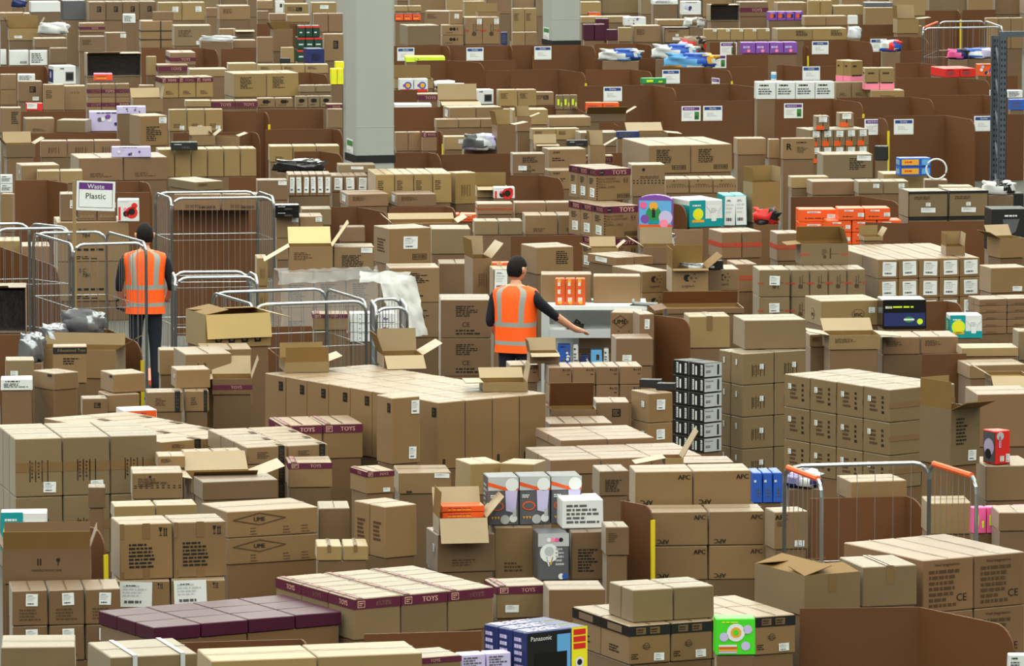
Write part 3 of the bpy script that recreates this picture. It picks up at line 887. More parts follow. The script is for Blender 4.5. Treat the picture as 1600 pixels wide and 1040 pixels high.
def C(x, y, w, h, desc, n=1, nz=1, ny=1, wl=None, d=None, th=18, z=1.3, on=None, c=0, deco='', fill=True, name='cardboard_carton', cat='carton', skip=(), under='kraft_dark', gap=0.008, short=None, group=None):
    p, s = solve(x, y, h * nz, z, on, desc); free = stands(on)
    a = math.radians(th); u = Vector((math.cos(a), math.sin(a), 0)); v = Vector((-math.sin(a), math.cos(a), 0))
    W = w / (s * math.cos(a)) / n; H = h / s / CP
    D = d if d else (wl / (s * abs(math.sin(a))) / ny if wl else 0.8 * W)
    card = c if isinstance(c, str) else CC[c]
    g = min(gap, W * .05)
    me, lb = carton_mesh(W - g, D - g, H - 0.002, card, deco, len(desc))
    r = random.Random(int(x * 7 + y * 13)); many = n * ny * nz > 1
    zt = p.z
    for k in range(nz):
        for j in range(ny):
            for i in range(n):
                if (i, j, k) in skip: continue
                if k > 0 and j > 0 and (i > 0 if th >= 0 else i < n - 1): continue       # inside the block: goes to the heap
                lab = desc + where(i, n, j, ny, k, nz)
                q = p + u * (W * i + g / 2) + v * (D * j + g / 2)
                if lab in HIDDEN: rest_box(q, a, W - g, D - g, zt - H * (k + 1) + .01, zt - H * k - .004, card); continue
                o = obj(kind_name(name, deco, W, H), me, None, (q.x, q.y, zt - H * (k + 1)), a + (r.uniform(-.003, .003) if many else 0))
                tag(o, lab, cat, (short or desc) if many else group)
                put_labels(o, lb, W - g, D - g, H, i + j * 7 + k * 3)
    z0 = zt - H * nz
    res = Spot(); res.z = zt; res.p = p; res.u = u; res.v = v; res.W = W * n; res.D = D * ny; res.s = s; res.z0 = z0; res.a = a; res.H = H
    foot(desc, p, u, v, W * n, D * ny, z0, zt, 'base' if free else 'on', y)
    if nz > 1 and ny > 1 and n > 1: rest_box(p + (u * W if th >= 0 else u * 0) + v * D, a, W * (n - 1) - .01, D * (ny - 1) - .01, max(z0, .01) + .012, zt - H - .003, card)
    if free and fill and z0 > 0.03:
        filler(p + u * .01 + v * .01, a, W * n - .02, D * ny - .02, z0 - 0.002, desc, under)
    elif free and z0 < -0.001: print('BELOW', desc, round(z0, 2))
    return res
def kind_name(name, deco, W, H):
    if name != 'cardboard_carton': return name
    if any(t in deco for t in ('toy', 'polly')): return 'toy_carton'
    return 'flat_carton' if H < .5 * W else 'tall_carton' if H > 1.2 * W else name
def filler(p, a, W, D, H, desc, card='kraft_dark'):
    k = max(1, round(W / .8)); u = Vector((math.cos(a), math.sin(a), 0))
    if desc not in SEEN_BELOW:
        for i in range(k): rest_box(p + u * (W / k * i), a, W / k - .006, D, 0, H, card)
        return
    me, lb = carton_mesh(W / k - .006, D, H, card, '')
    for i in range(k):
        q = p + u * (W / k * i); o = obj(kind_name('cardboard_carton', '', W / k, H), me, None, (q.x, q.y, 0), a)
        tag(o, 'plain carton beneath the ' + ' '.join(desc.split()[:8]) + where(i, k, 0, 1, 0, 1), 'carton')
def flap_mesh(width, length, card='kraft_inside', outer='kraft_flap'):
    key = ('flap', round(width, 2), round(length, 2), card, outer)
    if key in MESHES: return MESHES[key]
    mb = MB(); t = 0.005
    mb.box(0.004, -t / 2, 0, width - 0.004, t / 2, length, card)
    mb.poly([(0.004, t / 2 + .0005, 0), (0.004, t / 2 + .0005, length), (width - 0.004, t / 2 + .0005, length), (width - 0.004, t / 2 + .0005, 0)], outer)
    MESHES[key] = mb.mesh('flap'); return MESHES[key]
def O(x, y, w, h, desc, flaps, wl=None, d=None, th=18, z=1.3, on=None, c=0, deco='', fill=True, floor=.35, fl=None, fo='kraft_light', inside='kraft_inside'):
    """an open carton: hollow body with hinged flaps (side: degrees from upright, outward positive)"""
    p, s = solve(x, y, h, z, on, desc); free = stands(on)
    a = math.radians(th); u = Vector((math.cos(a), math.sin(a), 0)); v = Vector((-math.sin(a), math.cos(a), 0))
    W = w / (s * math.cos(a)); H = h / s / CP
    D = d if d else (wl / (s * abs(math.sin(a))) if wl else 0.8 * W)
    card = c if isinstance(c, str) else CC[c]
    global CARD
    CARD = card
    mb = MB(); t = 0.006
    mb.box(0, 0, 0, W, t, H, card); mb.box(0, D - t, 0, W, D, H, card); mb.box(0, t, 0, t, D - t, H, card); mb.box(W - t, t, 0, W, D - t, H, card)
    mb.box(t, t, 0, W - t, D - t, H * floor, inside)
    for A in ((t + .0006, t + .0006, 'y'),):
        e = .0008
        mb.poly([(t, D - t - e, H * floor), (W - t, D - t - e, H * floor), (W - t, D - t - e, H), (t, D - t - e, H)], inside)
        mb.poly([(W - t - e, t, H * floor), (W - t - e, D - t, H * floor), (W - t - e, D - t, H), (W - t - e, t, H)], inside)
        mb.poly([(t + e, t, H * floor), (t + e, D - t, H * floor), (t + e, D - t, H), (t + e, t, H)], inside)
        mb.poly([(t, t + e, H * floor), (W - t, t + e, H * floor), (W - t, t + e, H), (t, t + e, H)], inside)
    lb = deco_faces(mb, deco, W, D, H, len(desc))
    o = obj('open_carton', mb, None, (p.x, p.y, p.z - H), a)
    tag(o, desc, 'carton')
    put_labels(o, lb, W, D, H)
    L = fl if fl else 0.5 * min(W, D)
    for sd, an in flaps.items():
        ln = L
        if isinstance(an, tuple): an, ln = an; ln = ln * L
        r = math.radians(an)
        if sd == 'F': f = obj('flap', flap_mesh(W, ln, outer=fo), o, (0, t / 2, H)); f.rotation_euler = (r, 0, 0)
        elif sd == 'B': f = obj('flap', flap_mesh(W, ln, outer=fo), o, (W, D - t / 2, H)); f.rotation_euler = (r, 0, math.pi)
        elif sd == 'L': f = obj('flap', flap_mesh(D, ln, outer=fo), o, (t / 2, D, H)); f.rotation_euler = (r, 0, -math.pi / 2)
        elif sd == 'R': f = obj('flap', flap_mesh(D, ln, outer=fo), o, (W - t / 2, 0, H)); f.rotation_euler = (r, 0, math.pi / 2)
    res = Spot(); res.z = p.z; res.p = p; res.u = u; res.v = v; res.W = W; res.D = D; res.s = s; res.z0 = p.z - H; res.a = a; res.H = H
    res.zin = p.z - H + H * floor; res.o = o
    foot(desc, p, u, v, W, D, p.z - H, p.z, 'base' if free else 'on', y)
    if free and fill and p.z - H > 0.03: filler(p + u * .01 + v * .01, a, W - .02, D - .02, p.z - H - .002, desc)
    return res
def panel(L, Ht, round_front=0.0, t=0.014, slope=0.0):
    """upright board in the local x-z plane from 0 to L, the top corner at x = L rounded"""
    mb = MB(); pts = [(0, 0), (L, 0)]
    if round_front > 0:
        r = min(round_front, L * .8)
        for i in range(8):
            an = math.pi / 2 * i / 7; pts.append((L - r + r * math.cos(an), Ht - slope - r + r * math.sin(an)))
    else: pts.append((L, Ht - slope))
    pts.append((0, Ht))
    n = len(pts); vs = [(x, -t / 2, z) for x, z in pts] + [(x, t / 2, z) for x, z in pts]
    fs = [tuple(range(n)), tuple(range(2 * n - 1, n - 1, -1))] + [(i, i + n, (i + 1) % n + n, (i + 1) % n) for i in range(n)]
    mb.raw(vs, fs, 'bin_board'); return mb
def sign_mesh(kind):
    if ('sign', kind) in MESHES: return MESHES['sign', kind]
    mb = MB(); w, h = .30, .23; mb.box(0, -.002, 0, w, 0, h, 'paper'); f = Face(mb, 'F', w, .1, h); f.o = Vector((0, -.002, 0))
    if kind == 'q': f.quad(.06, .72, .94, .93, 'sign_blue'); f.text(.5, .82, .15, 'Quality', 'paper', 2); f.lines(.5, .42, .6, .3, 3, 'paper_grey', 4); f.quad(.06, .05, .94, .07, 'grey_light')
    else: f.quad(.06, .72, .94, .93, 'purple'); f.lines(.5, .82, .7, .1, 1, 'lilac', 5, 2); f.lines(.36, .4, .5, .4, 4, 'paper_grey', 4); f.quad(.68, .1, .92, .62, 'green_code'); f.lines(.8, .25, .2, .2, 3, 'ink', 2, 2)
    MESHES['sign', kind] = mb.mesh('sign'); return MESHES['sign', kind]
def BIN(x, y, w, desc, wr=0, z=1.3, th=10, thr=24, left=False, signs=(), edge=False, rr=.17, hd=None, side_sign=None, slope=0.0, base=0.0):
    """cardboard pallet surround: back panel running left from the corner at (x, y), right panel coming forward"""
    z = ZADJ.get(desc, z); p = P(x, y, z); s = scale_at(p); a = math.radians(th); b = math.radians(thr)
    u = Vector((math.cos(a), math.sin(a), 0)); W = w / (s * math.cos(a))
    root = bpy.data.objects.new('cardboard_bin', None); COL.objects.link(root); root.location = (p.x, p.y, base); tag(root, desc, 'bin')
    z = z - base
    o = obj('back_panel', panel(W, z), root, (-u.x * W, -u.y * W, 0), a)
    D = 0
    if wr:
        D = wr / (s * math.sin(b))
        obj('side_panel', panel(D, z, rr, slope=slope), root, (0, 0, 0), b - math.pi / 2)
        if edge:
            mb = MB(); mb.box(D - .002, -.016, 0.0, D + .012, .016, z - slope - rr, 'yellow_edge'); obj('edge_tape', mb, root, (0, 0, 0), b - math.pi / 2)
        foot(desc, p + Vector((-.007, 0, 0)), Vector((math.cos(b), math.sin(b), 0)), Vector((math.sin(b), -math.cos(b), 0)), .014, D, 0, z, 'base', y)
    if left:
        D2 = D or .8
        obj('side_panel', panel(D2, z, rr, slope=slope), root, (-u.x * W, -u.y * W, 0), b - math.pi / 2)
        if edge:
            mb = MB(); mb.box(D2 - .002, -.016, 0.0, D2 + .012, .016, z - slope - rr, 'yellow_edge'); obj('edge_tape', mb, root, (-u.x * W, -u.y * W, 0), b - math.pi / 2)
    for (sx, sy, kind) in signs:
        du = (sx - x) / (s * math.cos(a)); zz = z - (sy - y) / s / CP
        f = obj('sign', sign_mesh(kind), root, (u.x * du + math.sin(a) * .012 - .15 * u.x, u.y * du - math.cos(a) * .012 - .15 * u.y, zz - .115), a)
        f['label'] = 'white notice headed Quality' if kind == 'q' else 'white notice with purple heading'
    if side_sign and wr:
        dv = Vector((math.sin(b), -math.cos(b), 0)) * (D * .45); nn = Vector((-math.cos(b), -math.sin(b), 0)) * .012
        f = obj('sign', sign_mesh(side_sign), root, (dv.x + nn.x - math.sin(b) * .15, dv.y + nn.y + math.cos(b) * .15, z - .38), b - math.pi / 2)
        f['label'] = 'white notice on the side panel'
    foot(desc, p - u * W, u, Vector((-u.y, u.x, 0)), W, .02, base, z + base, 'base', y)
    res = Spot(); res.p = p; res.z = z + base; res.s = s; return res
def blob(name, x, y, w, h, desc, cat, m, on=1.3, seed=1, d=None, lump=.22, group=None, flat=.5, n=22):
    """a crumpled bag lying on a surface at height on: centre x, top y, size in frame units"""
    free = not isinstance(on, Spot); zb = ZADJ.get(desc, on) if free else on.z
    p = P(x, y + h, zb); s = scale_at(p); W = w / s; H = h / s; D = d or W * .7
    if free:
        c0 = p + Vector((-W * .46, -D * .46, 0)); foot(desc, c0, Vector((1, 0, 0)), Vector((0, 1, 0)), W * .92, D * .92, 0, zb, 'base', y + h)
        filler(c0, 0, W * .92, D * .92, zb - .002, desc)
    r = random.Random(seed); ph = [(r.uniform(1, 5), r.uniform(1, 5), r.uniform(1, 5), r.uniform(0, 6)) for _ in range(9)]
    vs = []; fs = []; nr = n // 2
    for i in range(nr + 1):
        t = math.pi * i / nr
        for k in range(n):
            f = 2 * math.pi * k / n; dx, dy, dz = math.sin(t) * math.cos(f), math.sin(t) * math.sin(f), math.cos(t)
            q = 1 + lump * sum(math.sin(a * dx * 2 + b * dy * 2 + c * dz * 2 + e) for a, b, c, e in ph) / 4 + r.uniform(-lump, lump) * .25
            se = lambda t, e: math.copysign(abs(t) ** e, t)
            st, ct = se(math.sin(t), .42), se(math.cos(t), .55)
            vs.append((st * se(math.cos(f), .75) * q * W / 2, st * se(math.sin(f), .75) * q * D / 2, max(0, H / 2 + ct * q * H / 2)))
    for i in range(nr):
        for k in range(n): fs.append((i * n + k, (i + 1) * n + k, (i + 1) * n + (k + 1) % n, i * n + (k + 1) % n))
    mb = MB(); mb.raw(vs, fs, m if isinstance(m, str) else m[0]); mb.smooth = True
    if not isinstance(m, str):
        for q in m[1:]: mb.mi(q)
        rr = random.Random(seed + 5); cs = [(rr.uniform(-.5, .5), rr.uniform(0, 1), rr.randrange(len(m))) for _ in range(14)]
        for i, f in enumerate(mb.f):
            c = mb.v[f[0]]; mb.m[i] = min(cs, key=lambda t: (t[0] - c[0] / W) ** 2 + (t[1] - c[2] / H) ** 2)[2]
    o = obj(name, mb, None, (p.x, p.y, zb)); tag(o, desc, cat, group); return o
def inside(s):
    r = Spot(); r.z = s.zin; return r

# ------------------------------------------------------------ setting
mb = MB(); mb.box(-40, 20, -.2, 40, 150, 0, 'floor_paint'); struct(obj('floor', mb))
def column(x0, x1, xs, yb, zb, name, ysign):
    p = P(xs, yb, zb); s = scale_at(p); a = math.radians(14); W = (x1 - xs) / (s * math.cos(a)); D = (xs - x0) / (s * math.sin(a))
    mb = MB(); w, d, hgt, b = W, D, 11.0, .02
    v = []
    for z in (0, hgt): v += [(b, 0, z), (w - b, 0, z), (w, b, z), (w, d - b, z), (w - b, d, z), (b, d, z), (0, d - b, z), (0, b, z)]
    mb.raw(v, [(i, (i + 1) % 8, (i + 1) % 8 + 8, i + 8) for i in range(8)] + [tuple(range(7, -1, -1)), tuple(range(8, 16))], 'concrete')
    o = struct(obj(name, mb, None, (p.x, p.y, 0), a))
    m2 = MB(); e = .012; m2.box(-e, -e, zb - .05, w + e, d + e, zb + .05, 'black'); obj('strap', m2, o)
    m3 = MB(); f = Face(m3, 'L', w, d, hgt); f.o = Vector((-.003, d, 0)); zz = zb + (yb - ysign) / s
    for (z0, z1, mm) in ((zz - .26, zz + .05, 'paper'),): f.quad(.12, z0 / hgt, .72, z1 / hgt, mm)
    f.quad(.16, (zz - .04) / hgt, .68, (zz + .03) / hgt, 'green_code', 2); f.lines(.42, (zz - .15) / hgt, .5, .12 / hgt, 4, 'grey_light', 2, 2)
    m3.poly([(w * .02, -.003, zb + .0), (w * .02 + .001, -.003, zb), (w * .02, -.003, zb + .01)], 'concrete')
    obj('notice', m3, o)
    m4 = MB(); m4.box(-.001, -.003, zb + .42, w + .001, -.0005, zb + .426, 'grey_light'); obj('joint_line', m4, o)
    foot(name, p, Vector((math.cos(a), math.sin(a), 0)), Vector((-math.sin(a), math.cos(a), 0)), W, D, 0, 11)
column(538, 616, 557, 249, 1.2, 'concrete_column_1', 226)  # the nearer concrete column of the hall
column(848, 907, 863, 68, 1.2, 'concrete_column_2', 49)  # the second concrete column, farther back

# ------------------------------------------------------------ hindmost rows
_r = random.Random(11)
for _y, _z in ((-16, 1.3), (-38, 1.35)):
    _x = -10; _n = 0
    while _x < 1610:
        _w = _r.uniform(34, 62)
        if not (840 < _x + _w and _x < 912 and _y > -10) and not (530 < _x + _w and _x < 620):
            _n += 1; C(_x, _y + _r.uniform(-3, 3), _w - 3, 40, 'brown carton, %d%s from left in the %s hindmost row' % (_n, {1: 'st', 2: 'nd', 3: 'rd'}.get(_n if _n in (11, 12, 13) and False else (_n % 10 if _n not in (11, 12, 13) else 0), 'th'), 'nearer' if _y > -20 else 'farther'), group='hindmost cartons', th=_r.uniform(4, 12), c=_r.choice((0, 1, 2, 3, 4)), z=_z + _r.uniform(-.05, .05), d=.5)
        _x += _w
# ------------------------------------------------------------ far rows, left of the near column
C(0, 20, 37, 12, 'low brown carton at the far left edge, beside white sheets', th=8)
C(38, 21, 50, 10, 'flat carton with white end under the white sheets', th=8, deco='labt')
C(48, 3, 46, 16, 'stack of white foam sheets far back on the left', c='white_card', name='foam_stack', cat='foam', th=10, on=1.42)
blob('dark_bag', 30, 0, 22, 11, 'dark blue bag in the far left corner', 'bag', 'blue_dark', on=1.3)
C(98, 1, 36, 30, 'tall grey wrapped block beside white foam sheets', c='grey_card', name='wrapped_stack', cat='stack', th=10)
O(14, 45, 47, 18, 'open carton with raised back flap below white foam', {'B': -8, 'L': 20, 'R': 30}, th=8, c=5, deco='labl')
blob('plastic_heap', 84, 36, 44, 17, 'heap of white plastic bags beside the far open carton', 'bag', 'white_card', on=1.22)
C(139, 3, 104, 29, 'brown carton in far row of four', n=4, th=10, c=2, deco='sq', d=.5)
C(248, 4, 72, 28, 'far carton with dark square print', n=2, th=8, c=5, deco='lab')
C(343, 9, 48, 22, 'carton with faint print right of far pair', th=12, deco='ln')
C(322, 12, 18, 14, 'small carton squeezed between far pairs', th=10, c=3)
C(192, 22, 20, 14, 'small white box with rainbow print on far cartons', c='white_card', name='product_box', cat='box', deco='sheet', th=8, on=1.32)
C(124, 36, 40, 15, 'carton with maroon base band on two-high stack', th=8, c=3, on=1.36, deco='toyb')
C(124, 57, 40, 24, 'carton under maroon banded one, far left', th=8, c=2, deco='ln', z=1.36)
C(166, 51, 32, 31, 'carton with maroon stripe beside white label', th=12, deco='labt', c=3)
C(54, 60, 50, 15, 'low wide carton behind white appliance boxes', th=10, c=2, z=1.25)
s1 = C(220, 33, 50, 42, 'strapped tall carton stack with black cord', th=8, d=.55)
for q in (1,):
    mb = MB(); w_, h_, d_ = s1.W, s1.H, .55
    for zz in (.3, .62): mb.box(-.004, -.004, h_ * zz, w_ + .004, d_ + .004, h_ * zz + .015, 'black')
    mb.box(w_ * .6, -.004, 0, w_ * .6 + .02, -.002, h_, 'black')
    tag(obj('packing_strap', mb, None, (s1.p.x, s1.p.y, s1.z0), s1.a), 'black packing straps around the tall far carton', 'strap')
C(238, 18, 33, 14, 'small upright carton on the strapped stack', th=6, on=s1, c=2, d=.1)
C(272, 40, 58, 32, 'carton with handwriting under white film', th=8, c=4, deco='ln+labb')
C(343, 45, 26, 12, 'low carton beside dark open one, far left', th=8, z=1.25)
O(367, 47, 30, 10, 'low dark open carton at far left centre', {'F': 100}, th=8, c=2, z=1.25)
C(314, 63, 86, 13, 'low carton beneath clear plastic, far left', n=2, th=8, c=3, z=1.2)
blob('plastic_sheet', 340, 56, 52, 8, 'crumpled clear plastic on low cartons', 'plastic', 'bag_clear', on=1.2, d=.4)
BIN(318, 75, 96, 'brown bin panel behind striped maroon cartons', wr=26, z=1.2)
BIN(400, 76, 54, 'brown bin panel left of pale wide carton', z=1.2)
C(0, 77, 10, 24, 'white box with dark green edge at left border', c='white_card', name='product_box', cat='box', th=6)
C(14, 79, 31, 23, 'white box with barcode, far left row', c='white_card', name='product_box', cat='box', th=6, deco='bar')
C(46, 79, 28, 23, 'white box with faint lines beside barcode box', c='white_card', name='product_box', cat='box', th=6, deco='sheet')
C(78, 75, 28, 24, 'carton with folded lid right of white boxes', th=8, c=2, z=1.35)
BIN(69, 103, 69, 'brown bin panel below white barcode box', wr=8, z=1.15)
C(83, 103, 35, 29, 'white kitchen appliance box with blue side', c='white_card', name='product_box', cat='box', wl=11, deco='app', z=1.25)
# carton on its side with dark contents
def SIDE(x, y, w, h, desc, th=10, d=.45, z=1.3, on=None, c=0, contents='film_black', flap=None):
    p, s = solve(x, y, h, z, on, desc); a = math.radians(th); W = w / (s * math.cos(a)); H = h / s; t = .008; card = CC[c]
    mb = MB(); mb.box(0, 0, 0, W, d, t, card); mb.box(0, 0, H - t, W, d, H, card); mb.box(0, 0, t, t, d, H - t, card); mb.box(W - t, 0, t, W, d, H - t, card); mb.box(t, d - t, t, W - t, d, H - t, card)
    o = obj('open_carton', mb, None, (p.x, p.y, p.z - H), a); tag(o, desc, 'carton')
    m2 = MB(); m2.box(t, d * .35, t, W - t, d - t, H * .9, contents); obj('dark_lining', m2, o)
    f = obj('flap', flap_mesh(W * .6, .18), o, (0, 0, H)); f.rotation_euler = (math.radians(80), 0, 0)
    u = Vector((math.cos(a), math.sin(a), 0)); v = Vector((-math.sin(a), math.cos(a), 0)); foot(desc, p, u, v, W, d, p.z - H, p.z, 'base', y)
    if on is None: filler(p + u * .01 + v * .01, a, W - .02, d - .02, p.z - H - .002, desc)
    r = Spot(); r.z = p.z; r.p = p; return r
SIDE(136, 84, 84, 36, 'carton lying on its side showing black contents', z=1.35)
C(146, 115, 30, 11, 'small pink and orange box before dark carton', c='pink', name='product_box', cat='box', th=5, deco='lego', z=1.2)
C(229, 88, 16, 30, 'narrow tall carton right of dark open carton', th=10, c=1)
C(266, 82, 40, 20, 'maroon edged carton above far toy cartons', th=10, c=3, deco='toyb', z=1.42, wl=12)
C(246, 101, 48, 12, 'flat maroon carton in front of bin panel', th=8, deco='toyf', z=1.25)
C(296, 108, 59, 12, 'pale flat carton left of large pale one', th=8, c=1, z=1.3)
C(357, 99, 44, 13, 'carton with white edges behind large pale one', th=8, c=1, deco='labL', z=1.3)
C(252, 121, 80, 32, 'tall toy carton with maroon top band, far left', n=3, th=16, c=5, deco='toys+lns', wl=13, z=1.38)
C(366, 115, 100, 37, 'large pale carton left of concrete column', n=2, wl=20, th=16, c=5, deco='lnk', z=1.38)
C(0, 118, 26, 46, 'brown carton at left border, above handwriting carton', nz=2, th=6) if False else C(0, 116, 26, 24, 'brown carton at left border beside white slim box', nz=2, th=6, c=0, z=1.4)
C(28, 127, 38, 32, 'carton with white label left of text carton', th=8, c=2, deco='labb+sq', z=1.35)
C(27, 116, 28, 11, 'slim white box with coloured print, far left', c='white_card', name='product_box', cat='box', th=6, on=1.36, deco='sheet')
C(68, 132, 32, 40, 'plain carton left of lettered tall carton', th=8, z=1.33, deco='ln')
C(100, 134, 34, 38, 'tall carton lettered U S O', th=8, z=1.3, deco='uso')
C(136, 131, 66, 21, 'carton with maroon base band on far stack', n=3, nz=2, th=8, deco='toyb', z=1.38)
C(218, 133, 24, 17, 'small carton above half open carton', th=10, c=3, z=1.42)
O(208, 155, 46, 20, 'half open carton beside maroon stack', {'R': 10, 'B': 40}, th=10, z=1.35, c=0)
C(40, 161, 27, 12, 'small red and white box on left', c='red', name='product_box', cat='box', th=6, deco='wla', z=1.2)
C(0, 168, 33, 40, 'handwritten carton at left border', nz=1, th=6, z=1.4, deco='lnr')
C(290, 157, 40, 10, 'flat carton left of flat maroon ones', th=8, c=1, z=1.25)
C(331, 157, 72, 12, 'flat toy carton with maroon band, far left', n=2, th=8, deco='toyf', z=1.25)
BIN(134, 173, 100, 'brown bin panel behind blue photo box', wr=0, z=1.15)
C(39, 185, 46, 24, 'carton with lower text, left of blue photo box', th=10, z=1.25, deco='lns')
C(88, 187, 46, 20, 'pale topped carton left of blue photo box', th=-12, z=1.22, c=4)
s2 = C(139, 174, 58, 31, 'blue and violet photo product box', c='lilac', name='product_box', cat='box', th=6, deco='art', z=1.35, d=.25)
C(182, 166, 46, 12, 'violet product box behind blue photo box', c='lilac', name='product_box', cat='box', th=6, deco='art', z=1.48, d=.2)
C(220, 181, 41, 47, 'big carton with block of text near blue photo box', wl=22, th=24, deco='lnb+labt', z=1.45)
C(264, 171, 84, 34, 'carton in row of three with rounded bin edge', n=3, th=8, c=5, deco='lns+labb', z=1.3)
BIN(400, 173, 52, 'brown bin behind black small box', wr=0, z=1.25)
BIN(200, 207, 160, 'long brown bin panel on the far left', wr=14, z=1.05)
BIN(392, 206, 120, 'brown bin panel above yellowish carton row', wr=16, z=1.1)
C(63, 220, 125, 26, 'carton with stencilled text, left rear row', n=3, th=6, c=3, deco='lnv', z=1.2)
O(10, 226, 44, 20, 'dark open carton at left border', {'R': 60, 'L': 40, 'B': 20}, th=14, c=2, z=1.25)
s3 = C(247, 233, 153, 44, 'yellowish carton in long row', n=6, wl=10, th=9, c=5, deco='', z=1.35, d=.4)
C(267, 222, 42, 13, 'small black box on the yellowish row', c='black', name='product_box', cat='box', th=6, on=s3, deco='dfo', d=.2)
s4 = C(123, 247, 138, 36, 'large brown carton behind waste sign', n=2, wl=22, th=12, z=1.3, c=3, deco='lns')
C(174, 229, 62, 17, 'long violet and white product box on big cartons', c='lilac', name='product_box', cat='box', th=6, on=s4, deco='art', d=.16)
O(300, 213, 36, 14, 'open carton with bent flaps behind yellowish row', {'L': 60, 'R': 50, 'B': 30}, th=12, z=1.25)
O(338, 214, 36, 16, 'open carton with peaked flaps, left centre', {'L': 50, 'R': 70}, th=14, z=1.22)
# ------------------------------------------------------------ far rows, between the columns
C(402, 1, 25, 13, 'brown carton far behind dark green boxes', th=8)
C(430, 1, 15, 19, 'white box with black logo, far row', c='white_card', name='product_box', cat='box', th=8, deco='sq')
C(445, 6, 37, 21, 'carton with two dark prints, far row', th=8, deco='sq+ln', c=5)
C(487, 4, 39, 17, 'carton with white label left of concrete column', th=8, deco='labm', c=5)
C(402, 17, 18, 14, 'small brown carton over open brown ones', th=8, c=2, z=1.2)
C(421, 21, 26, 11, 'red printed low carton, far row', th=8, c=3, z=1.2)
C(449, 23, 36, 12, 'low carton behind dark green boxes', th=8, z=1.22)
C(490, 21, 46, 29, 'carton against the concrete column, far row', n=2, th=8, c=3, z=1.3)
BIN(462, 37, 60, 'brown bin with round corner behind green boxes', wr=10, z=1.15)
O(427, 46, 30, 34, 'open dark carton left of dark green boxes', {'B': -20, 'L': 30}, th=14, c=2, z=1.35)
s5 = C(464, 58, 40, 19, 'dark green tool box with red stripe', n=3, nz=2, th=10, c='green_dark', name='tool_box', cat='box', deco='toolg', z=1.3, d=.3)
C(466, 40, 34, 18, 'dark green tool box on top of the green stack', n=3, th=10, c='green_dark', name='tool_box', cat='box', deco='toolg', on=s5, d=.25)
C(482, 76, 25, 23, 'blue and white product box before green boxes', c='blue_dark', name='product_box', cat='box', wl=10, deco='lnb', z=1.28)
C(506, 53, 31, 42, 'carton with dark square print at concrete column', th=8, deco='sq', z=1.3)
C(402, 58, 25, 39, 'tall plain carton left of small black case', th=8, c=3, z=1.3)
C(437, 91, 17, 8, 'small black case on cartons', c='black', name='product_box', cat='box', th=4, z=1.2, deco='')
C(440, 74, 20, 24, 'small carton left of green boxes', th=10, c=1, z=1.24)
C(403, 101, 110, 14, 'wide carton row below blue white box', n=3, th=6, c=1, z=1.15, deco='ln')
C(517, 107, 20, 25, 'yellow product box beside the concrete column', n=2, c='yellow', name='product_box', cat='box', th=8, z=1.25, deco='fluo', d=.2)
C(524, 96, 14, 11, 'yellow box on the yellow pair', c='yellow', name='product_box', cat='box', th=8, z=1.36, d=.2)
BIN(485, 113, 30, 'brown bin corner left of yellow boxes', wr=30, z=1.15)
C(468, 133, 50, 11, 'low carton pair below bin corner', n=2, th=8, z=1.2, c=4)
C(402, 153, 56, 15, 'carton with dark print left of heart print row', n=2, th=8, deco='heart', z=1.25)
C(462, 150, 57, 18, 'carton with small symbols left of column', n=3, th=10, deco='heart', z=1.25, c=4)
C(510, 162, 26, 9, 'maroon flat carton at concrete column', th=6, deco='toyf', z=1.2)
BIN(505, 170, 102, 'wide brown bin with empty front, left of column', wr=0, z=1.1)
C(512, 170, 24, 30, 'carton touching the concrete column lower', th=6, z=1.15)
BIN(413, 175, 30, 'bin edge with yellow tape, left centre', wr=8, z=1.15, edge=True)
BIN(519, 201, 104, 'brown bin above squiggle print cartons', wr=18, z=1.12)
C(421, 228, 110, 25, 'carton with squiggle print in bin', n=3, th=6, c=5, deco='lns', z=1.1, d=.4)
BIN(500, 236, 40, 'slanted bin board left of column base', wr=38, z=1.05, thr=30)
blob('black_bag', 468, 250, 76, 17, 'black plastic sack lying left of the column base', 'bag', 'film_black', on=1.12, d=.5)
# right of the near column
C(617, 9, 42, 9, 'pale flat carton right of the concrete column', n=2, th=8, c=1, z=1.25)
C(617, 21, 41, 12, 'maroon and pink flat box right of column', n=3, c='maroon', name='product_box', cat='box', th=6, z=1.25, deco='lego')
s6 = C(691, 39, 34, 16, 'carton with symbols under labelled carton', nz=2, th=8, deco='heart', z=1.3)
C(663, 17, 38, 22, 'carton with printed rows, far centre', th=-8, deco='ln', z=1.48)
C(703, 17, 21, 21, 'carton with white label on symbol cartons', th=8, on=s6, deco='labm')
C(637, 40, 50, 31, 'plain carton right of the concrete column', wl=14, th=16, z=1.35, c=4)
C(727, 27, 54, 42, 'tall carton with dark emblem, far centre', n=2, th=8, deco='redp+labt', z=1.45, d=.45)
C(726, 2, 32, 24, 'carton behind the dark emblem pair', th=10, c=5, z=1.5)
O(747, 20, 34, 8, 'low open carton behind emblem pair', {'B': 0}, th=8, z=1.5)
C(783, 50, 10, 20, 'dark blue small box beside emblem pair', c='blue_dark', name='product_box', cat='box', th=6, deco='sheet', z=1.3)
BIN(690, 71, 76, 'bin with notice right of the concrete column', wr=14, z=1.25, signs=((634, 84, 'q'),))
BIN(795, 71, 92, 'bin with notice left of second column', wr=6, z=1.25, signs=((742, 84, 'q'),))
C(634, 89, 62, 8, 'flat yellow and clear packs in noticed bin', c='lime', name='product_box', cat='box', th=4, z=1.12, deco='art')
BIN(697, 94, 46, 'brown bin front panel below first far notice', wr=60, z=1.1, thr=40)
BIN(806, 94, 104, 'long brown bin front below far notices', wr=0, z=1.1)
BIN(800, 110, 40, 'small brown inner panel, centre far', wr=0, z=1.08)
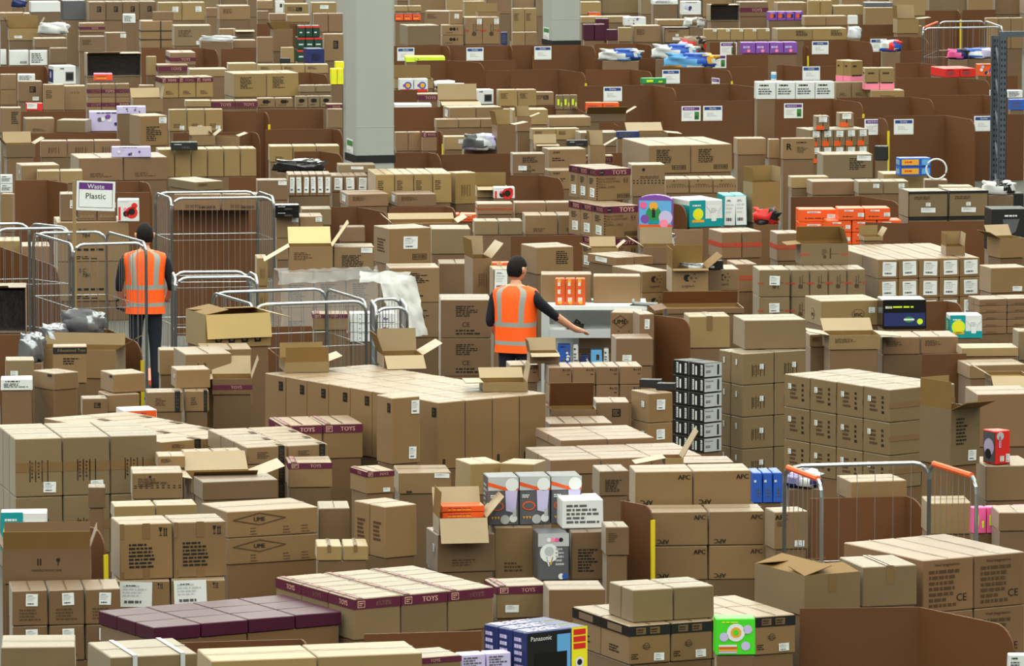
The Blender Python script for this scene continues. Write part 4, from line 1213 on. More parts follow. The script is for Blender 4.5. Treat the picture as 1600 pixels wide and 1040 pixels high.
O(617, 124, 60, 14, 'open carton with pale raised flap right of column', {'B': -6}, th=6, c=1, z=1.2, fl=.2)
C(624, 123, 45, 21, 'white pouch pack with blue and red art', n=2, c='white_card', name='pouch_pack', cat='pack', th=8, deco='sacks', z=1.3, d=.2)
def appliance(x, y, w, h, desc):
    z = ZADJ.get(desc, 1.15); p = P(x, y + h, z); s = scale_at(p); W = w / s; H = h / s
    root = bpy.data.objects.new('vacuum_unit', None); COL.objects.link(root); root.location = p; tag(root, desc, 'appliance')
    foot(desc, p + Vector((0, -.15, 0)), Vector((1, 0, 0)), Vector((0, 1, 0)), W, .3, 0, z, 'base', y + h); filler(p + Vector((0, -.15, 0)), 0, W, .3, z - .002, desc)
    mb = MB(); mb.smooth = True
    mb.tube([(0, 0, H * .45), (W * .12, 0, H * .55), (W * .5, 0, H * .6), (W * .68, 0, H * .5)], H * .42, 'white_card', 12); obj('body', mb, root)
    m2 = MB(); m2.tube([(W * .6, 0, H * .4), (W, 0, H * .36)], H * .28, 'white_card', 10); obj('nozzle', m2, root)
    m3 = MB(); m3.box(W * .05, -.1, 0, W * .36, .1, H * .3, 'black'); obj('foot', m3, root)
appliance(679, 125, 46, 13, 'white handheld appliance lying on a brown bin')
BIN(652, 140, 36, 'brown bin side right of the concrete column', wr=0, z=1.15)
C(653, 146, 66, 12, 'flat toy carton with maroon front, right of column', n=2, th=6, deco='toyf', z=1.15, c=1)
C(739, 140, 33, 23, 'white product box with line drawing', c='white_card', name='product_box', cat='box', wl=5, deco='app', z=1.3, d=.25)
C(779, 140, 60, 26, 'plain carton right of the white drawing box', n=2, th=10, z=1.3, c=5, deco='ln')
O(688, 159, 62, 10, 'shallow open carton with long pale flap', {'B': 10, 'F': 100}, th=6, z=1.2)
C(617, 163, 58, 6, 'white flat sheet stack right of column', c='white_card', name='sheet_stack', cat='sheets', th=4, z=1.12)
C(703, 168, 82, 22, 'pale carton with white end labels', n=2, wl=12, th=14, deco='labL', z=1.25, c=0)
C(682, 186, 103, 14, 'low carton under the pale labelled pair', n=3, th=10, z=1.05, c=0)
C(787, 170, 20, 14, 'low plain carton beside tall open one', th=8, z=1.15)
BIN(690, 167, 74, 'brown bin right of concrete column, mid', wr=22, z=1.08)
C(618, 206, 40, 30, 'plain carton pair right of the column', n=2, th=10, z=1.2, c=3)
C(660, 206, 23, 30, 'carton with maroon band beside yellow edge', th=8, deco='toys', z=1.2, c=3)
BIN(686, 205, 60, 'bin with yellow edge right of maroon carton', wr=6, z=1.1, edge=True)
C(694, 213, 76, 21, 'pale carton with small stickers behind foil heap', n=2, th=6, c=1, deco='lab', z=1.12)
s7 = C(724, 233, 53, 30, 'plain carton carrying a plastic heap', th=4, z=1.05, c=3)
blob('plastic_heap', 750, 210, 50, 24, 'heap of clear and dark plastic packets', 'packets', ('bag_clear', 'white_card', 'grey_card', 'lilac'), on=s7, d=.35)
O(777, 196, 28, 46, 'tall open carton with upright flap', {'L': 12, 'B': 2, 'R': 80}, th=20, z=1.4, c=3, fl=.2)
BIN(668, 238, 52, 'bin panel right of column base', wr=22, z=1.05)
BIN(800, 240, 110, 'brown bin panel right of column base, wide', wr=0, z=1.0)
# ------------------------------------------------------------ far rows, right of the second column
C(801, 13, 38, 36, 'tall plain carton left of second column', n=2, th=8, c=1, z=1.45, deco='ln')
C(801, 50, 39, 21, 'lower plain carton left of second column', n=2, th=8, z=1.2)
C(908, 3, 32, 20, 'plain carton right of second column', th=8, c=5)
C(919, 19, 20, 7, 'small maroon box right of second column', c='maroon', name='product_box', cat='box', th=6, z=1.25, deco='lego')
C(908, 26, 80, 10, 'pale flat carton row right of second column', n=2, th=8, z=1.25, c=1)
C(976, 27, 34, 13, 'white and violet bowl box, far right centre', c='white_card', name='product_box', cat='box', th=6, deco='art', z=1.3)
C(912, 38, 34, 25, 'dark plum box right of second column', n=2, c='plum', name='product_box', cat='box', th=6, z=1.3, d=.25)
C(931, 29, 21, 37, 'tall dark plum box right of second column', c='plum', name='product_box', cat='box', th=6, z=1.36, d=.2)
C(949, 46, 17, 17, 'short dark plum box beside plain carton', c='plum', name='product_box', cat='box', th=6, z=1.25, d=.2)
C(967, 43, 21, 22, 'carton with dark gap beside plum boxes', th=8, z=1.25, c=1)
C(990, 40, 43, 26, 'carton with faint print, far right centre', th=8, z=1.28, deco='ln')
C(1038, 43, 40, 24, 'carton with dark lid edge, far right centre', th=8, z=1.25, deco='blkr')
C(1100, 45, 104, 18, 'plain carton in row behind purple boxes', n=5, th=6, z=1.25, c=5, deco='labt')
C(1020, 0, 40, 7, 'white carton strip with black lettering at top', c='white_card', name='product_box', cat='box', th=5, z=1.3, deco='prt')
C(1065, 2, 31, 21, 'white product box with yellow picture at top', c='white_card', name='product_box', cat='box', th=6, z=1.4, deco='art')
SIDE(1110, 8, 46, 25, 'dark open carton on its side, far right', z=1.4, th=8)
C(1156, 3, 45, 23, 'carton with maroon lid stripe, far right', th=8, z=1.4, deco='toyb', c=2)
C(1027, 31, 48, 9, 'flat carton beneath white picture box', th=6, z=1.2)
blob('plastic_heap', 1085, 28, 32, 14, 'crumpled plastic beside flat far carton', 'plastic', ('bag_clear', 'kraft_dark', 'white_card'), on=1.15)
BIN(905, 70, 72, 'bin with notice under second column', wr=25, z=1.25, signs=((848, 82, 'q'),))
BIN(832, 71, 33, 'bin with yellow edge left of noticed bin', wr=2, z=1.22, edge=True)
BIN(995, 68, 66, 'bin holding a blue bag, far centre', wr=25, z=1.25)
BIN(1037, 91, 110, 'brown bin front before the blue bag', wr=0, z=1.05)
blob('toy_bag', 970, 77, 62, 17, 'long blue bag in the far centre bin', 'bag', ('blue', 'blue_light', 'white_card', 'blue'), on=1.06, d=.4, n=26)
blob('toy_bag', 1055, 70, 66, 21, 'blue bag at back of the bag pile', 'bag', ('blue', 'blue_light', 'blue', 'white_card'), on=1.1, d=.4, n=26)
blob('toy_bag', 1080, 84, 76, 22, 'pale blue bag at front of the bag pile', 'bag', ('blue', 'white_card', 'blue_light', 'gold'), on=.98, d=.4, n=26)
blob('toy_bag', 1082, 58, 40, 30, 'brown and red bag on top of blue bags', 'bag', ('kraft_dark', 'red', 'lilac', 'ink', 'paper_grey'), on=1.16, d=.3, n=26, seed=4)
BIN(1145, 66, 36, 'bin with purple notice behind purple boxes', wr=4, z=1.25, signs=((1138, 76, 'p'),))
C(1159, 66, 88, 19, 'purple product box with white lettering', n=4, c='violet', name='product_box', cat='box', th=6, z=1.25, deco='purp', d=.3)
BIN(1200, 85, 95, 'bin front with notice below purple boxes', wr=0, z=1.08, signs=((1121, 95, 'p'),))
BIN(872, 108, 74, 'wide brown bin left of green box', wr=42, z=1.12, edge=True)
BIN(985, 108, 70, 'brown bin behind the green box', wr=33, z=1.12)
BIN(1100, 105, 66, 'bin with notice behind the green box', wr=40, z=1.12, signs=((1048, 119, 'q'),), edge=True, side_sign='p')
BIN(1195, 104, 52, 'brown bin right of purple side notice', wr=0, z=1.12)
C(1004, 122, 38, 9, 'bright green flat box with yellow sticker', c='green_mid', name='product_box', cat='box', th=12, wl=4, z=1.18, deco='fluo')
C(1018, 131, 5, 50, 'narrow green upright board between bins', c='green_mid', name='green_board', cat='board', th=10, z=1.15, d=.03, fill=False) if False else None
BIN(1020, 133, 116, 'bin with notice above the orange packs', wr=34, z=1.1, signs=((957, 146, 'q'),), thr=22)
C(916, 160, 52, 13, 'orange product pack under quality notice', n=2, c='orange_box', name='product_box', cat='pack', th=5, z=.95, deco='lego', d=.2)
O(916, 178, 62, 12, 'open carton with forward flap below orange packs', {'F': 55, 'L': 60, 'R': 60}, th=6, z=.92, c=2, d=.25, fl=.2)
BIN(1140, 131, 84, 'empty brown bin right of quality notice', wr=42, z=1.1)
BIN(1176, 157, 122, 'bin front carrying two notices', wr=0, z=1.05, signs=((1079, 176, 'p'), (1113, 176, 'q')))
C(801, 144, 65, 21, 'carton with dark stamp left of lime labels', n=2, th=6, deco='sq+ln', z=1.22)
C(869, 148, 34, 23, 'carton with lime label, left of quality notice', n=3, th=10, deco='fluo', z=1.2, c=4)
BIN(894, 165, 94, 'low brown bin panel below lime labels', wr=0, z=1.02)
C(801, 171, 56, 24, 'pale topped carton left of small upright flap', th=8, z=1.25, c=1)
O(808, 183, 22, 22, 'small open carton with upright flap', {'L': 5, 'B': 5, 'R': 70}, th=10, z=1.25, c=3, fl=.15)
C(858, 183, 66, 15, 'flat wide carton below orange packs', th=10, z=1.05)
BIN(1036, 190, 100, 'low brown bin panel centre right', wr=0, z=.95)
C(832, 201, 74, 18, 'pale carton pair left of small purple box', n=2, th=10, z=1.15, c=1, deco='ln')
C(907, 207, 62, 22, 'carton with clear tape left of open dark carton', th=10, z=1.1, c=4, deco='ln')
C(964, 205, 36, 11, 'small purple slim box on cartons', c='blue_dark', name='product_box', cat='box', th=8, z=1.2, deco='sheet', d=.15)
O(986, 208, 58, 16, 'wide open carton with dark inside, centre right', {'L': 60, 'R': 95, 'B': 60}, th=8, z=1.1, c=2)
C(886, 219, 36, 10, 'black and blue slim box above lettered carton', c='black', name='product_box', cat='box', th=8, z=1.25, deco='dfo', d=.15)
O(837, 226, 36, 8, 'shallow carton with pale yellow lid flap', {'B': 20, 'F': 95}, th=6, z=1.15, c=5)
C(858, 233, 59, 32, 'carton lettered with a four letter brand', wl=12, th=14, deco='sony', z=1.25, nz=1)
C(858, 266, 59, 30, 'lower carton of the four letter brand stack', wl=12, th=14, deco='sony', z=.98)
C(801, 240, 51, 32, 'carton with CE mark left of lettered carton', th=6, z=1.25, deco='ce+labl', c=2)
O(922, 228, 24, 30, 'tall open carton with flaps over black film', {'L': 6, 'B': 10, 'R': 60}, th=10, z=1.22, c=0, fl=.2)
C(1014, 227, 132, 44, 'large carton with text block and barcode', n=2, wl=40, th=14, deco='lnk+bar', z=1.3, c=0)
C(894, 243, 65, 12, 'flat toy carton with maroon lid edge, centre', n=2, th=8, z=1.05, deco='toyf', c=1)
BIN(1000, 238, 60, 'slanted brown bin board before large text cartons', wr=14, z=1.0)
C(1152, 216, 46, 26, 'brown carton with open lid left of lettered R', th=8, z=1.2)
C(1201, 217, 18, 30, 'narrow carton beside the letter R carton', th=8, z=1.22)
C(1223, 216, 51, 33, 'carton with large letter R', wl=3, th=8, z=1.25, deco='R')
# ------------------------------------------------------------ far right
C(1215, 4, 47, 28, 'plain brown carton behind purple snack boxes', th=8, z=1.4)
C(1263, 1, 38, 24, 'tall carton pair top right', n=2, th=8, z=1.45, c=5)
C(1304, 9, 46, 15, 'low pale carton top right', th=8, z=1.35, c=1)
C(1352, 12, 55, 27, 'wide plain carton top right', wl=3, th=8, z=1.35, c=0)
C(1352, 4, 44, 7, 'slatted dark tray at the top right', c='grey_card', name='tray', cat='tray', th=5, z=1.42)
C(1201, 18, 55, 14, 'purple and orange snack box', n=4, c='violet', name='product_box', cat='box', th=8, z=1.3, deco='snack', d=.25)
C(1257, 25, 68, 15, 'low carton right of snack boxes', n=2, th=8, z=1.25)
C(1326, 24, 15, 14, 'small white box right of low cartons', c='white_card', name='product_box', cat='box', th=8, z=1.3)
C(1215, 45, 110, 18, 'wide pale carton with stamped edge', n=2, th=10, z=1.2, c=5, deco='lnr')
blob('plastic_film', 1335, 42, 20, 17, 'white film bundle beside stamped carton', 'plastic', 'bag_clear', on=1.05)
BIN(1410, 38, 64, 'brown upright board right of film bundle', wr=0, z=1.2)
O(1402, 30, 34, 22, 'open carton with raised flap, far right', {'L': 4, 'R': 85, 'B': 10}, th=10, z=1.35, c=5, fl=.25)
C(1426, 40, 15, 18, 'pale plastic tub beside far right open carton', c='kraft_light', name='tub', cat='tub', th=4, z=1.2)
BIN(1495, 16, 50, 'far bin with rounded side behind the cage', wr=5, z=1.25, edge=True)
BIN(1555, 15, 52, 'far bin board right of the yellow edge', wr=0, z=1.25)
C(1541, 28, 59, 48, 'tall plain carton at far right behind post', n=3, th=8, z=1.4, c=0)
BIN(1325, 62, 70, 'bin with notice behind the yellow edge', wr=34, z=1.25, signs=((1281, 74, 'q'),))
BIN(1420, 57, 62, 'bin with notice and striped bag', wr=27, z=1.25, signs=((1372, 70, 'q'),))
blob('toy_bag', 1392, 63, 32, 17, 'striped red and blue bag in noticed bin', 'bag', ('blue', 'red', 'white_card'), on=1.1, d=.3)
BIN(1484, 79, 112, 'bin front below the striped bag', wr=0, z=1.05)
BIN(1372, 79, 4, 'short left wing of the striped bag bin', wr=0, z=1.05) if False else None
blob('toy_bag', 1497, 77, 32, 15, 'dark purple and pink bag at far right', 'bag', ('blue_dark', 'violet', 'pink', 'ink'), on=1.08, d=.3)
blob('toy_bag', 1528, 75, 48, 16, 'pale multicoloured bag at far right', 'bag', ('lilac', 'blue', 'gold', 'white_card', 'pink_soft'), on=1.08, d=.3, seed=3)
BIN(1260, 72, 6, 'bin edge with yellow tape near purple boxes', wr=2, z=1.15, edge=True)
BIN(1224, 101, 10, 'rounded bin side left of the notice, right', wr=40, z=1.1, thr=30)
BIN(1304, 103, 44, 'bin with notice behind the tan pink boxes', wr=0, z=1.12, signs=((1267, 114, 'q'),))
s8 = C(1306, 128, 50, 26, 'tan box with round emblem under pink ones', n=2, th=10, z=1.15, c=4, deco='lns')
C(1329, 95, 21, 34, 'tan and pink box, tall rear pair', n=1, wl=22, ny=2, th=38, c=5, deco='pinkb', on=1.15)
s9 = C(1362, 141, 52, 12, 'low tan box under pink pair', th=6, z=1.05, c=5, deco='lns')
C(1351, 106, 47, 34, 'tan and pink box in right pair', n=2, th=6, c=5, deco='pinkb', on=s9, d=.25)
C(1182, 128, 123, 27, 'white box with black script and labels', n=4, c='white_card', name='product_box', cat='box', th=6, z=1.2, deco='prt', d=.3)
mb = MB(); mb.tube([(0, 0, 0), (0, 0, .14)], .045, 'paper', 12); mb.tube([(0, 0, .035), (0, 0, .1)], .047, 'blue_light', 12)
_p = P(1209, 126, 1.05); filler(_p + Vector((-.15, -.05, 0)), 0, .3, .2, 1.048, 'white and blue roll'); tag(obj('paper_roll', mb, None, (_p.x, _p.y, 1.05)), 'white and blue roll standing on a bin', 'roll')
C(1476, 107, 50, 14, 'red product box in right bin', n=2, c='red', name='product_box', cat='box', wl=18, th=16, z=1.15, deco='prt')
C(1528, 100, 28, 19, 'orange and black printed pack right of red boxes', c='orange_deep', name='product_box', cat='box', th=6, z=1.15, deco='art')
BIN(1435, 98, 36, 'brown bin left of red boxes', wr=26, z=1.1)
BIN(1487, 121, 88, 'brown bin before red boxes', wr=0, z=1.02)
BIN(1497, 121, 9, 'rounded bin side below red boxes', wr=44, z=1.02, thr=30)
BIN(1590, 118, 50, 'brown bin behind steel post', wr=0, z=1.05)
BIN(1422, 151, 112, 'wide brown bin right of small tan boxes', wr=32, z=1.0)
BIN(1535, 148, 84, 'empty brown bin left of the steel post', wr=40, z=1.0)
BIN(1300, 154, 90, 'bin with purple notice above tan orange boxes', wr=43, z=1.05, signs=((1239, 172, 'p'),), edge=True)
BIN(1477, 180, 96, 'dark bin with notice right of tan boxes', wr=38, z=1.0, signs=((1411, 197, 'q'),), thr=20)
BIN(1600, 178, 84, 'dark bin with notice behind the steel post', wr=0, z=1.0, signs=((1536, 192, 'q'),))
s10 = C(1266, 203, 94, 26, 'small tan and orange box with white label', n=5, nz=2, wl=20, ny=1, th=18, c=4, deco='orb', z=1.12)
C(1275, 181, 22, 22, 'tan and orange box on top left of group', th=8, c=4, deco='orb', on=s10, d=.25)
C(1311, 176, 24, 22, 'tan and orange box on top right of group', th=8, c=4, deco='orb', on=s10, d=.25)
BIN(1372, 184, 34, 'bin with yellow edge right of tan orange boxes', wr=14, z=1.1, edge=True, signs=((1366, 198, 'p'),))
C(1366, 228, 22, 22, 'black box right of tan orange boxes', c='black', name='product_box', cat='box', th=-6, z=1.1, d=.2)
C(1286, 241, 79, 38, 'carton with barcode strip below tan boxes', th=6, z=1.2, deco='labt+lnr', c=4)
s11 = C(1380, 271, 70, 26, 'carton carrying the blue orange packs', th=6, z=1.02, c=5)
C(1406, 247, 50, 14, 'blue and orange flat pack', nz=2, wl=7, c='blue', name='product_box', cat='box', th=10, deco='arth', on=s11, d=.25)
C(1578, 155, 24, 17, 'blue box right of the steel post', c='blue', name='product_box', cat='box', th=6, z=1.1, deco='sheet')
C(1549, 141, 50, 12, 'white packs behind the steel post', n=2, c='white_card', name='product_box', cat='box', th=6, z=1.1, deco='sheet')
# steel rack upright
def rack(x, ytop, ztop, desc):
    p = P(x, ytop, ztop); root = bpy.data.objects.new('rack_upright', None); COL.objects.link(root); root.location = (p.x, p.y, 0); root.rotation_euler = (0, 0, .2); tag(root, desc, 'rack')
    for i, yy in enumerate((0, .32)):
        mb = MB(); mb.box(0, yy, 0, .10, yy + .012, ztop, 'steel_dark'); mb.box(0, yy, 0, .012, yy + .07, ztop, 'steel_dark'); mb.box(.088, yy, 0, .1, yy + .07, ztop, 'steel_dark')
        post = obj('post', mb, root)
        m2 = MB()
        z = .1
        while z < ztop - .06:
            for xx in (.03, .07): m2.box(xx - .008, yy - .003, z, xx + .008, yy + .001, z + .03, 'black')
            z += .075
        obj('slots', m2, post)
    mb = MB(); mb.box(0, .0, ztop, 1.6, .05, ztop + .07, 'steel_dark'); obj('top_beam', mb, root)
    mb = MB()
    z = .4
    while z < ztop - .5: mb.tube([(.05, .03, z), (.05, .33, z + .4)], .015, 'steel_dark'); z += .4
    obj('bracing', mb, root); foot(desc, p, Vector((1, 0, 0)), Vector((0, 1, 0)), .15, .45, 0, 3)
rack(1562, 58, 2.95, 'grey perforated steel rack upright at right edge')
# ------------------------------------------------------------ middle band, left
C(33, 258, 60, 28, 'carton with white corner sticker behind waste sign', wl=14, th=14, z=1.3, deco='labLs')
C(58, 267, 71, 20, 'cream carton pair left of waste sign', n=2, th=6, c='kraft_yellow', z=1.2, deco='bar', d=.35) if False else C(58, 267, 71, 20, 'cream coloured carton left of waste sign', n=2, th=6, c=1, z=1.2, deco='bar', d=.35)
C(0, 273, 20, 14, 'white and black box at left border', nz=2, c='white_card', name='product_box', cat='box', th=6, z=1.2, deco='prt')
C(0, 302, 20, 60, 'tall plain carton at left border', th=-10, z=1.15)
BIN(74, 281, 50, 'brown bin side left of the waste sign', wr=36, z=1.15, rr=.02, thr=30)
s20 = C(89, 347, 112, 62, 'big stacked carton lettered with numbers', nz=2, wl=6, th=8, z=1.15, deco='sc', d=.8, c=0)
s21 = C(94, 303, 26, 42, 'carton with upright arrows on big stack', th=6, on=s20, deco='lab', d=.4, c=2)
C(121, 318, 61, 27, 'carton with row of dark icons on big stack', n=2, th=6, on=s20, deco='icr+labt', d=.4, c=2)
C(183, 311, 35, 35, 'white product box with red motor toy', c='white_card', name='product_box', cat='box', th=3, on=s20, deco='hero', d=.2)
BIN(234, 300, 55, 'brown bin board right of red motor toy box', wr=0, z=1.3)
BIN(218, 283, 36, 'rounded bin side behind the waste sign', wr=22, z=1.3)
C(305, 284, 43, 14, 'carton with yellow tape on two low boxes', wl=48, th=30, z=1.42, c=4, deco='ln')
BIN(400, 276, 42, 'brown bin behind the tall wire cage', wr=0, z=1.3)
s22 = C(266, 308, 134, 24, 'carton with printed front inside tall wire cage', n=2, th=4, z=1.62, deco='lns+bar', d=.35, fill=False, c=3) if False else None
BIN(2, 386, 60, 'long bin side board with round end at left border', wr=103, z=1.15, thr=34, slope=.1, rr=.2)
SIDE(-26, 449, 66, 72, 'dark open carton on its side at left border', z=1.2, th=4, c=2)
C(-10, 376, 42, 60, 'beige carton seen through the left border cage', th=6, z=1.22, c=1, d=.5)
C(34, 384, 44, 60, 'brown carton seen through the left border cage', th=6, z=1.18, c=3, d=.5)
# ------------------------------------------------------------ middle band, centre left
s23 = C(450, 272, 67, 34, 'slim carton with tall white label in long row', n=6, th=5, z=1.25, deco='wl', d=.5, c=3)
C(518, 274, 57, 26, 'slim carton with white label, right group of three', n=3, th=6, z=1.22, deco='wl', d=.5, c=3)
C(402, 281, 48, 32, 'carton with white corner label beside label row', th=8, z=1.22, deco='labt+blkt', c=2)
C(529, 257, 58, 13, 'flat carton with white sheet at column base', th=6, z=1.3, deco='labm', c=4)
C(587, 272, 119, 46, 'yellowish carton in row below column base', n=4, th=8, z=1.3, c=5, deco='ln', d=.9)
C(711, 270, 34, 49, 'tilted yellowish carton with vertical lettering', th=24, z=1.28, c=5, deco='lnv', d=.3)
C(544, 303, 63, 20, 'low brown carton with side label, left of pair', wl=16, th=12, z=1.05, deco='ln+labL', c=3)
C(620, 303, 62, 20, 'low brown carton with side label, right of pair', wl=12, th=12, z=1.05, deco='ln+labL', c=3)
s24 = C(431, 338, 74, 34, 'carton with white and black stickers by cage', n=2, nz=2, th=5, z=1.15, deco='labt', c=0, d=.5)
C(429, 320, 39, 10, 'black slim product box on stickered cartons', nz=2, c='black_gloss', name='product_box', cat='box', th=4, on=s24, deco='dfo', d=.25)
C(471, 326, 47, 26, 'pale topped carton behind black slim boxes', th=5, z=1.12, c=4, d=.4)
BIN(558, 323, 54, 'brown bin with empty corner, centre left', wr=52, z=1.1, thr=26)
BIN(696, 322, 88, 'brown bin holding orange flat boxes', wr=18, z=1.1)
C(680, 334, 72, 12, 'bright orange flat box in brown bin', n=2, c='orange_box', name='product_box', cat='box', th=-4, z=1.0, deco='obx', d=.3)
C(531, 354, 40, 24, 'low carton behind opened wrap pallet', th=4, z=.98, c=3)
s25 = C(608, 357, 66, 57, 'carton with tilted white delivery sheet', wl=27, th=22, z=1.5, deco='labm+lnL+bar', c=0)
O(612, 349, 104, 8, 'open carton of red toys behind tilted sheet', {'L': 50, 'R': 60, 'B': 60}, th=6, z=1.36, c=2, d=.5, fl=.12)
C(660, 340, 24, 14, 'red and white toy pack poking from open carton', c='red', name='product_box', cat='pack', th=-20, z=1.42, deco='prt', d=.06, fill=False) if False else None
C(674, 357, 62, 40, 'plain carton beside the tilted sheet carton', th=4, z=1.3, c=4, d=.5)
C(686, 411, 52, 54, 'dark brown empty carton face, centre', th=3, z=1.05, c=2, d=.5)
# wrapped pallet
s26 = C(440, 425, 150, 56, 'carton on the film wrapped pallet', n=3, nz=2, wl=22, th=14, z=1.25, deco='lnb', c=3, d=.45)
s27 = C(521, 385, 64, 38, 'upper carton with text on wrapped pallet', th=4, on=s26, deco='lnb+labt', d=.4, c=0)
s28 = O(452, 386, 68, 38, 'open carton with spread flaps on wrapped pallet', {'L': 120, 'R': 35, 'B': 60}, th=4, on=s26, d=.4, c=0, deco='ln', fl=.3, fo='kraft_flap')
C(401, 402, 18, 45, 'narrow carton with vertical print left of wrapped pallet', nz=2, th=6, z=1.3, deco='lnv', d=.4, c=1)
# right of wrapped pallet
C(608, 418, 80, 55, 'carton with CE mark beside clear film', nz=2, wl=10, th=6, z=1.2, deco='ce', d=.5, c=0)
C(596, 436, 42, 60, 'carton under draped clear film', nz=2, th=6, z=1.12, deco='lnb', d=.3, c=4)
C(688, 468, 80, 60, 'carton with text block left of standing worker', nz=3, th=3, z=1.2, deco='ce', d=.6, c=2)
O(739, 404, 30, 60, 'tall open carton behind standing worker', {'L': 6, 'R': 40, 'B': 10}, th=12, z=1.3, c=3, deco='lnv', fl=.2, d=.45)
C(770, 420, 34, 46, 'carton with white sheet behind worker shoulder', th=6, z=1.22, deco='wla', d=.4)
C(769, 410, 30, 11, 'fiery orange flat pack behind worker head', c='orange_deep', name='product_box', cat='pack', th=4, on=1.22, deco='fire', d=.2)
# ------------------------------------------------------------ middle band, centre right
BIN(842, 273, 44, 'brown bin left of the toy cartons', wr=38, z=1.2, thr=26)
C(804, 316, 100, 18, 'plain low carton row left of toy cartons', n=2, th=4, z=1.2, c=3)
C(820, 336, 104, 31, 'carton with small emblem, left of toy cartons', n=2, th=4, z=1.08, deco='lns', c=0, d=.5)
C(745, 318, 57, 17, 'carton with red tape stripe, centre', th=4, z=1.2, deco='redt', c=3, d=.4)
C(741, 345, 76, 22, 'pale topped carton row, centre', n=2, th=4, z=1.08, c=4, d=.4)
O(745, 292, 48, 16, 'open carton with pale lifted lid, centre', {'B': -10, 'F': 100}, th=4, z=1.2, c=1, fl=.16)
C(771, 292, 34, 18, 'white box with red picture, centre', c='white_card', name='product_box', cat='box', th=4, z=1.22, deco='hero', d=.2)
BIN(910, 367, 112, 'brown bin panel behind text carton', wr=0, z=1.05)
BIN(738, 370, 66, 'dark bin panel right of plain carton', wr=0, z=1.1)
C(838, 386, 59, 43, 'carton with long text list above bench', wl=25, th=20, on=1.12, deco='lnr', c=0)
s30 = C(943, 322, 56, 51, 'toy carton with maroon heading, lower stack', nz=2, ny=3, wl=54, th=25, deco='polly', z=1.35, c=0)
s31 = C(931, 264, 56, 50, 'toy carton with maroon heading, upper row', ny=3, wl=42, th=25, deco='polly', on=s30, c=0)
C(987, 257, 53, 50, 'carton with dot rows right of toy cartons', wl=4, th=6, z=1.62, deco='dots', c=0, d=.4)
C(1001, 356, 34, 22, 'carton with barcode under purple doll pack', th=5, z=1.12, deco='bar', d=.4)
# doll pack with arched top
def arch_pack(x, y, w, h, on, desc):
    p = P(x, y + h, on); s = scale_at(p); W = w / s; H = h / s; D = .12
    root = bpy.data.objects.new('doll_pack', None); COL.objects.link(root); root.location = p; root.rotation_euler = (0, 0, -.12); tag(root, desc, 'toy')
    mb = MB(); pts = [(0, 0), (W, 0)] + [(W / 2 + W / 2 * math.cos(t), H * .82 + H * .18 * math.sin(t)) for t in [math.pi * i / 10 for i in range(11)]]
    n = len(pts); mb.raw([(a, 0, b) for a, b in pts] + [(a, D, b) for a, b in pts], [tuple(range(n)), tuple(range(2 * n - 1, n - 1, -1))] + [(i, i + n, (i + 1) % n + n, (i + 1) % n) for i in range(n)], 'violet'); obj('back_card', mb, root)
    m2 = MB(); deco_faces(m2, 'doll', W, D, H * .92, 1); obj('front_print', m2, root, (0, -.002, 0))
arch_pack(997, 304, 54, 52, 1.125, 'purple arched doll pack right of toy cartons')
C(1040, 279, 112, 23, 'carton row with dotted edges and maroon letters', n=3, th=6, z=1.25, deco='dots', c=0, d=.45)
BIN(1054, 318, 14, 'rounded bin side right of doll pack', wr=18, z=1.15, thr=30)
C(1077, 313, 54, 42, 'teal and white nappy carton with lime sticker', wl=32, th=24, c='white_card', name='product_box', cat='carton', deco='pamp', z=1.2)
C(1131, 305, 37, 48, 'teal and white nappy carton, right of lime sticker', n=2, th=8, c='teal', name='product_box', cat='carton', deco='wlt', z=1.2, d=.5)
s32 = O(1176, 285, 44, 62, 'tall yellowish carton open towards viewer', {'L': 2, 'R': 5, 'B': -5}, th=20, z=1.35, c=5, d=.3, fl=.18, floor=.25)
blob('cable_heap', 1196, 326, 34, 24, 'black and red cable heap in tall open carton', 'cables', ('black', 'red', 'black', 'black'), on=inside(s32), d=.2, lump=.5, seed=9)
C(1128, 362, 64, 42, 'carton with red tape stripe, left group', n=2, wl=24, th=16, deco='redt', z=1.3, c=3, d=.5)
C(1150, 412, 34, 44, 'lower carton with red tape, left group', th=10, deco='redt', z=1.05, c=3, d=.5)
C(1214, 364, 40, 44, 'carton with red tape stripe left of open carton', th=10, deco='redt', z=1.22, c=3, d=.4)
O(1252, 381, 74, 33, 'open carton with big raised flap and stamp', {'R': -15, 'L': 95, 'B': -15}, th=6, z=1.3, c=4, deco='redp', fl=.16, fo='kraft_inside', d=.4)
s33 = C(1236, 421, 118, 43, 'carton with red print and drawing', n=4, nz=2, th=6, z=1.08, deco='redp', c=4, d=.5)
C(1186, 421, 49, 43, 'carton with red print and white sticker', nz=2, th=6, z=1.08, deco='redp+labm', c=4, d=.5)
# bench rows: logo cartons
s34 = C(1003, 424, 46, 34, 'carton with round eye logo, left of open one', nz=2, wl=46, th=24, z=1.2, deco='logi', c=0)
C(1108, 420, 48, 34, 'carton with round eye logo, right of open one', nz=2, th=6, z=1.22, deco='logi', c=0, d=.5)
s39 = O(1050, 420, 57, 38, 'open carton with round eye logo and foil', {'L': 0, 'B': -2, 'R': 50, 'F': (100, .4)}, th=5, z=1.28, c=0, deco='logi', d=.5, fl=.2, fo='kraft_inside', floor=.75)
blob('foil_packets', 1080, 410, 40, 12, 'clear foil packets inside the open logo carton', 'packets', ('bag_clear', 'grey_light', 'foil'), on=inside(s39), d=.3)
C(1105, 407, 26, 14, 'black device in plastic bag on logo carton', c='black', name='bagged_device', cat='device', th=6, on=1.23, deco='labl', d=.12)
C(962, 402, 60, 14, 'low carton with labels behind logo cartons', n=2, wl=44, th=30, z=1.15, deco='labL', c=3)
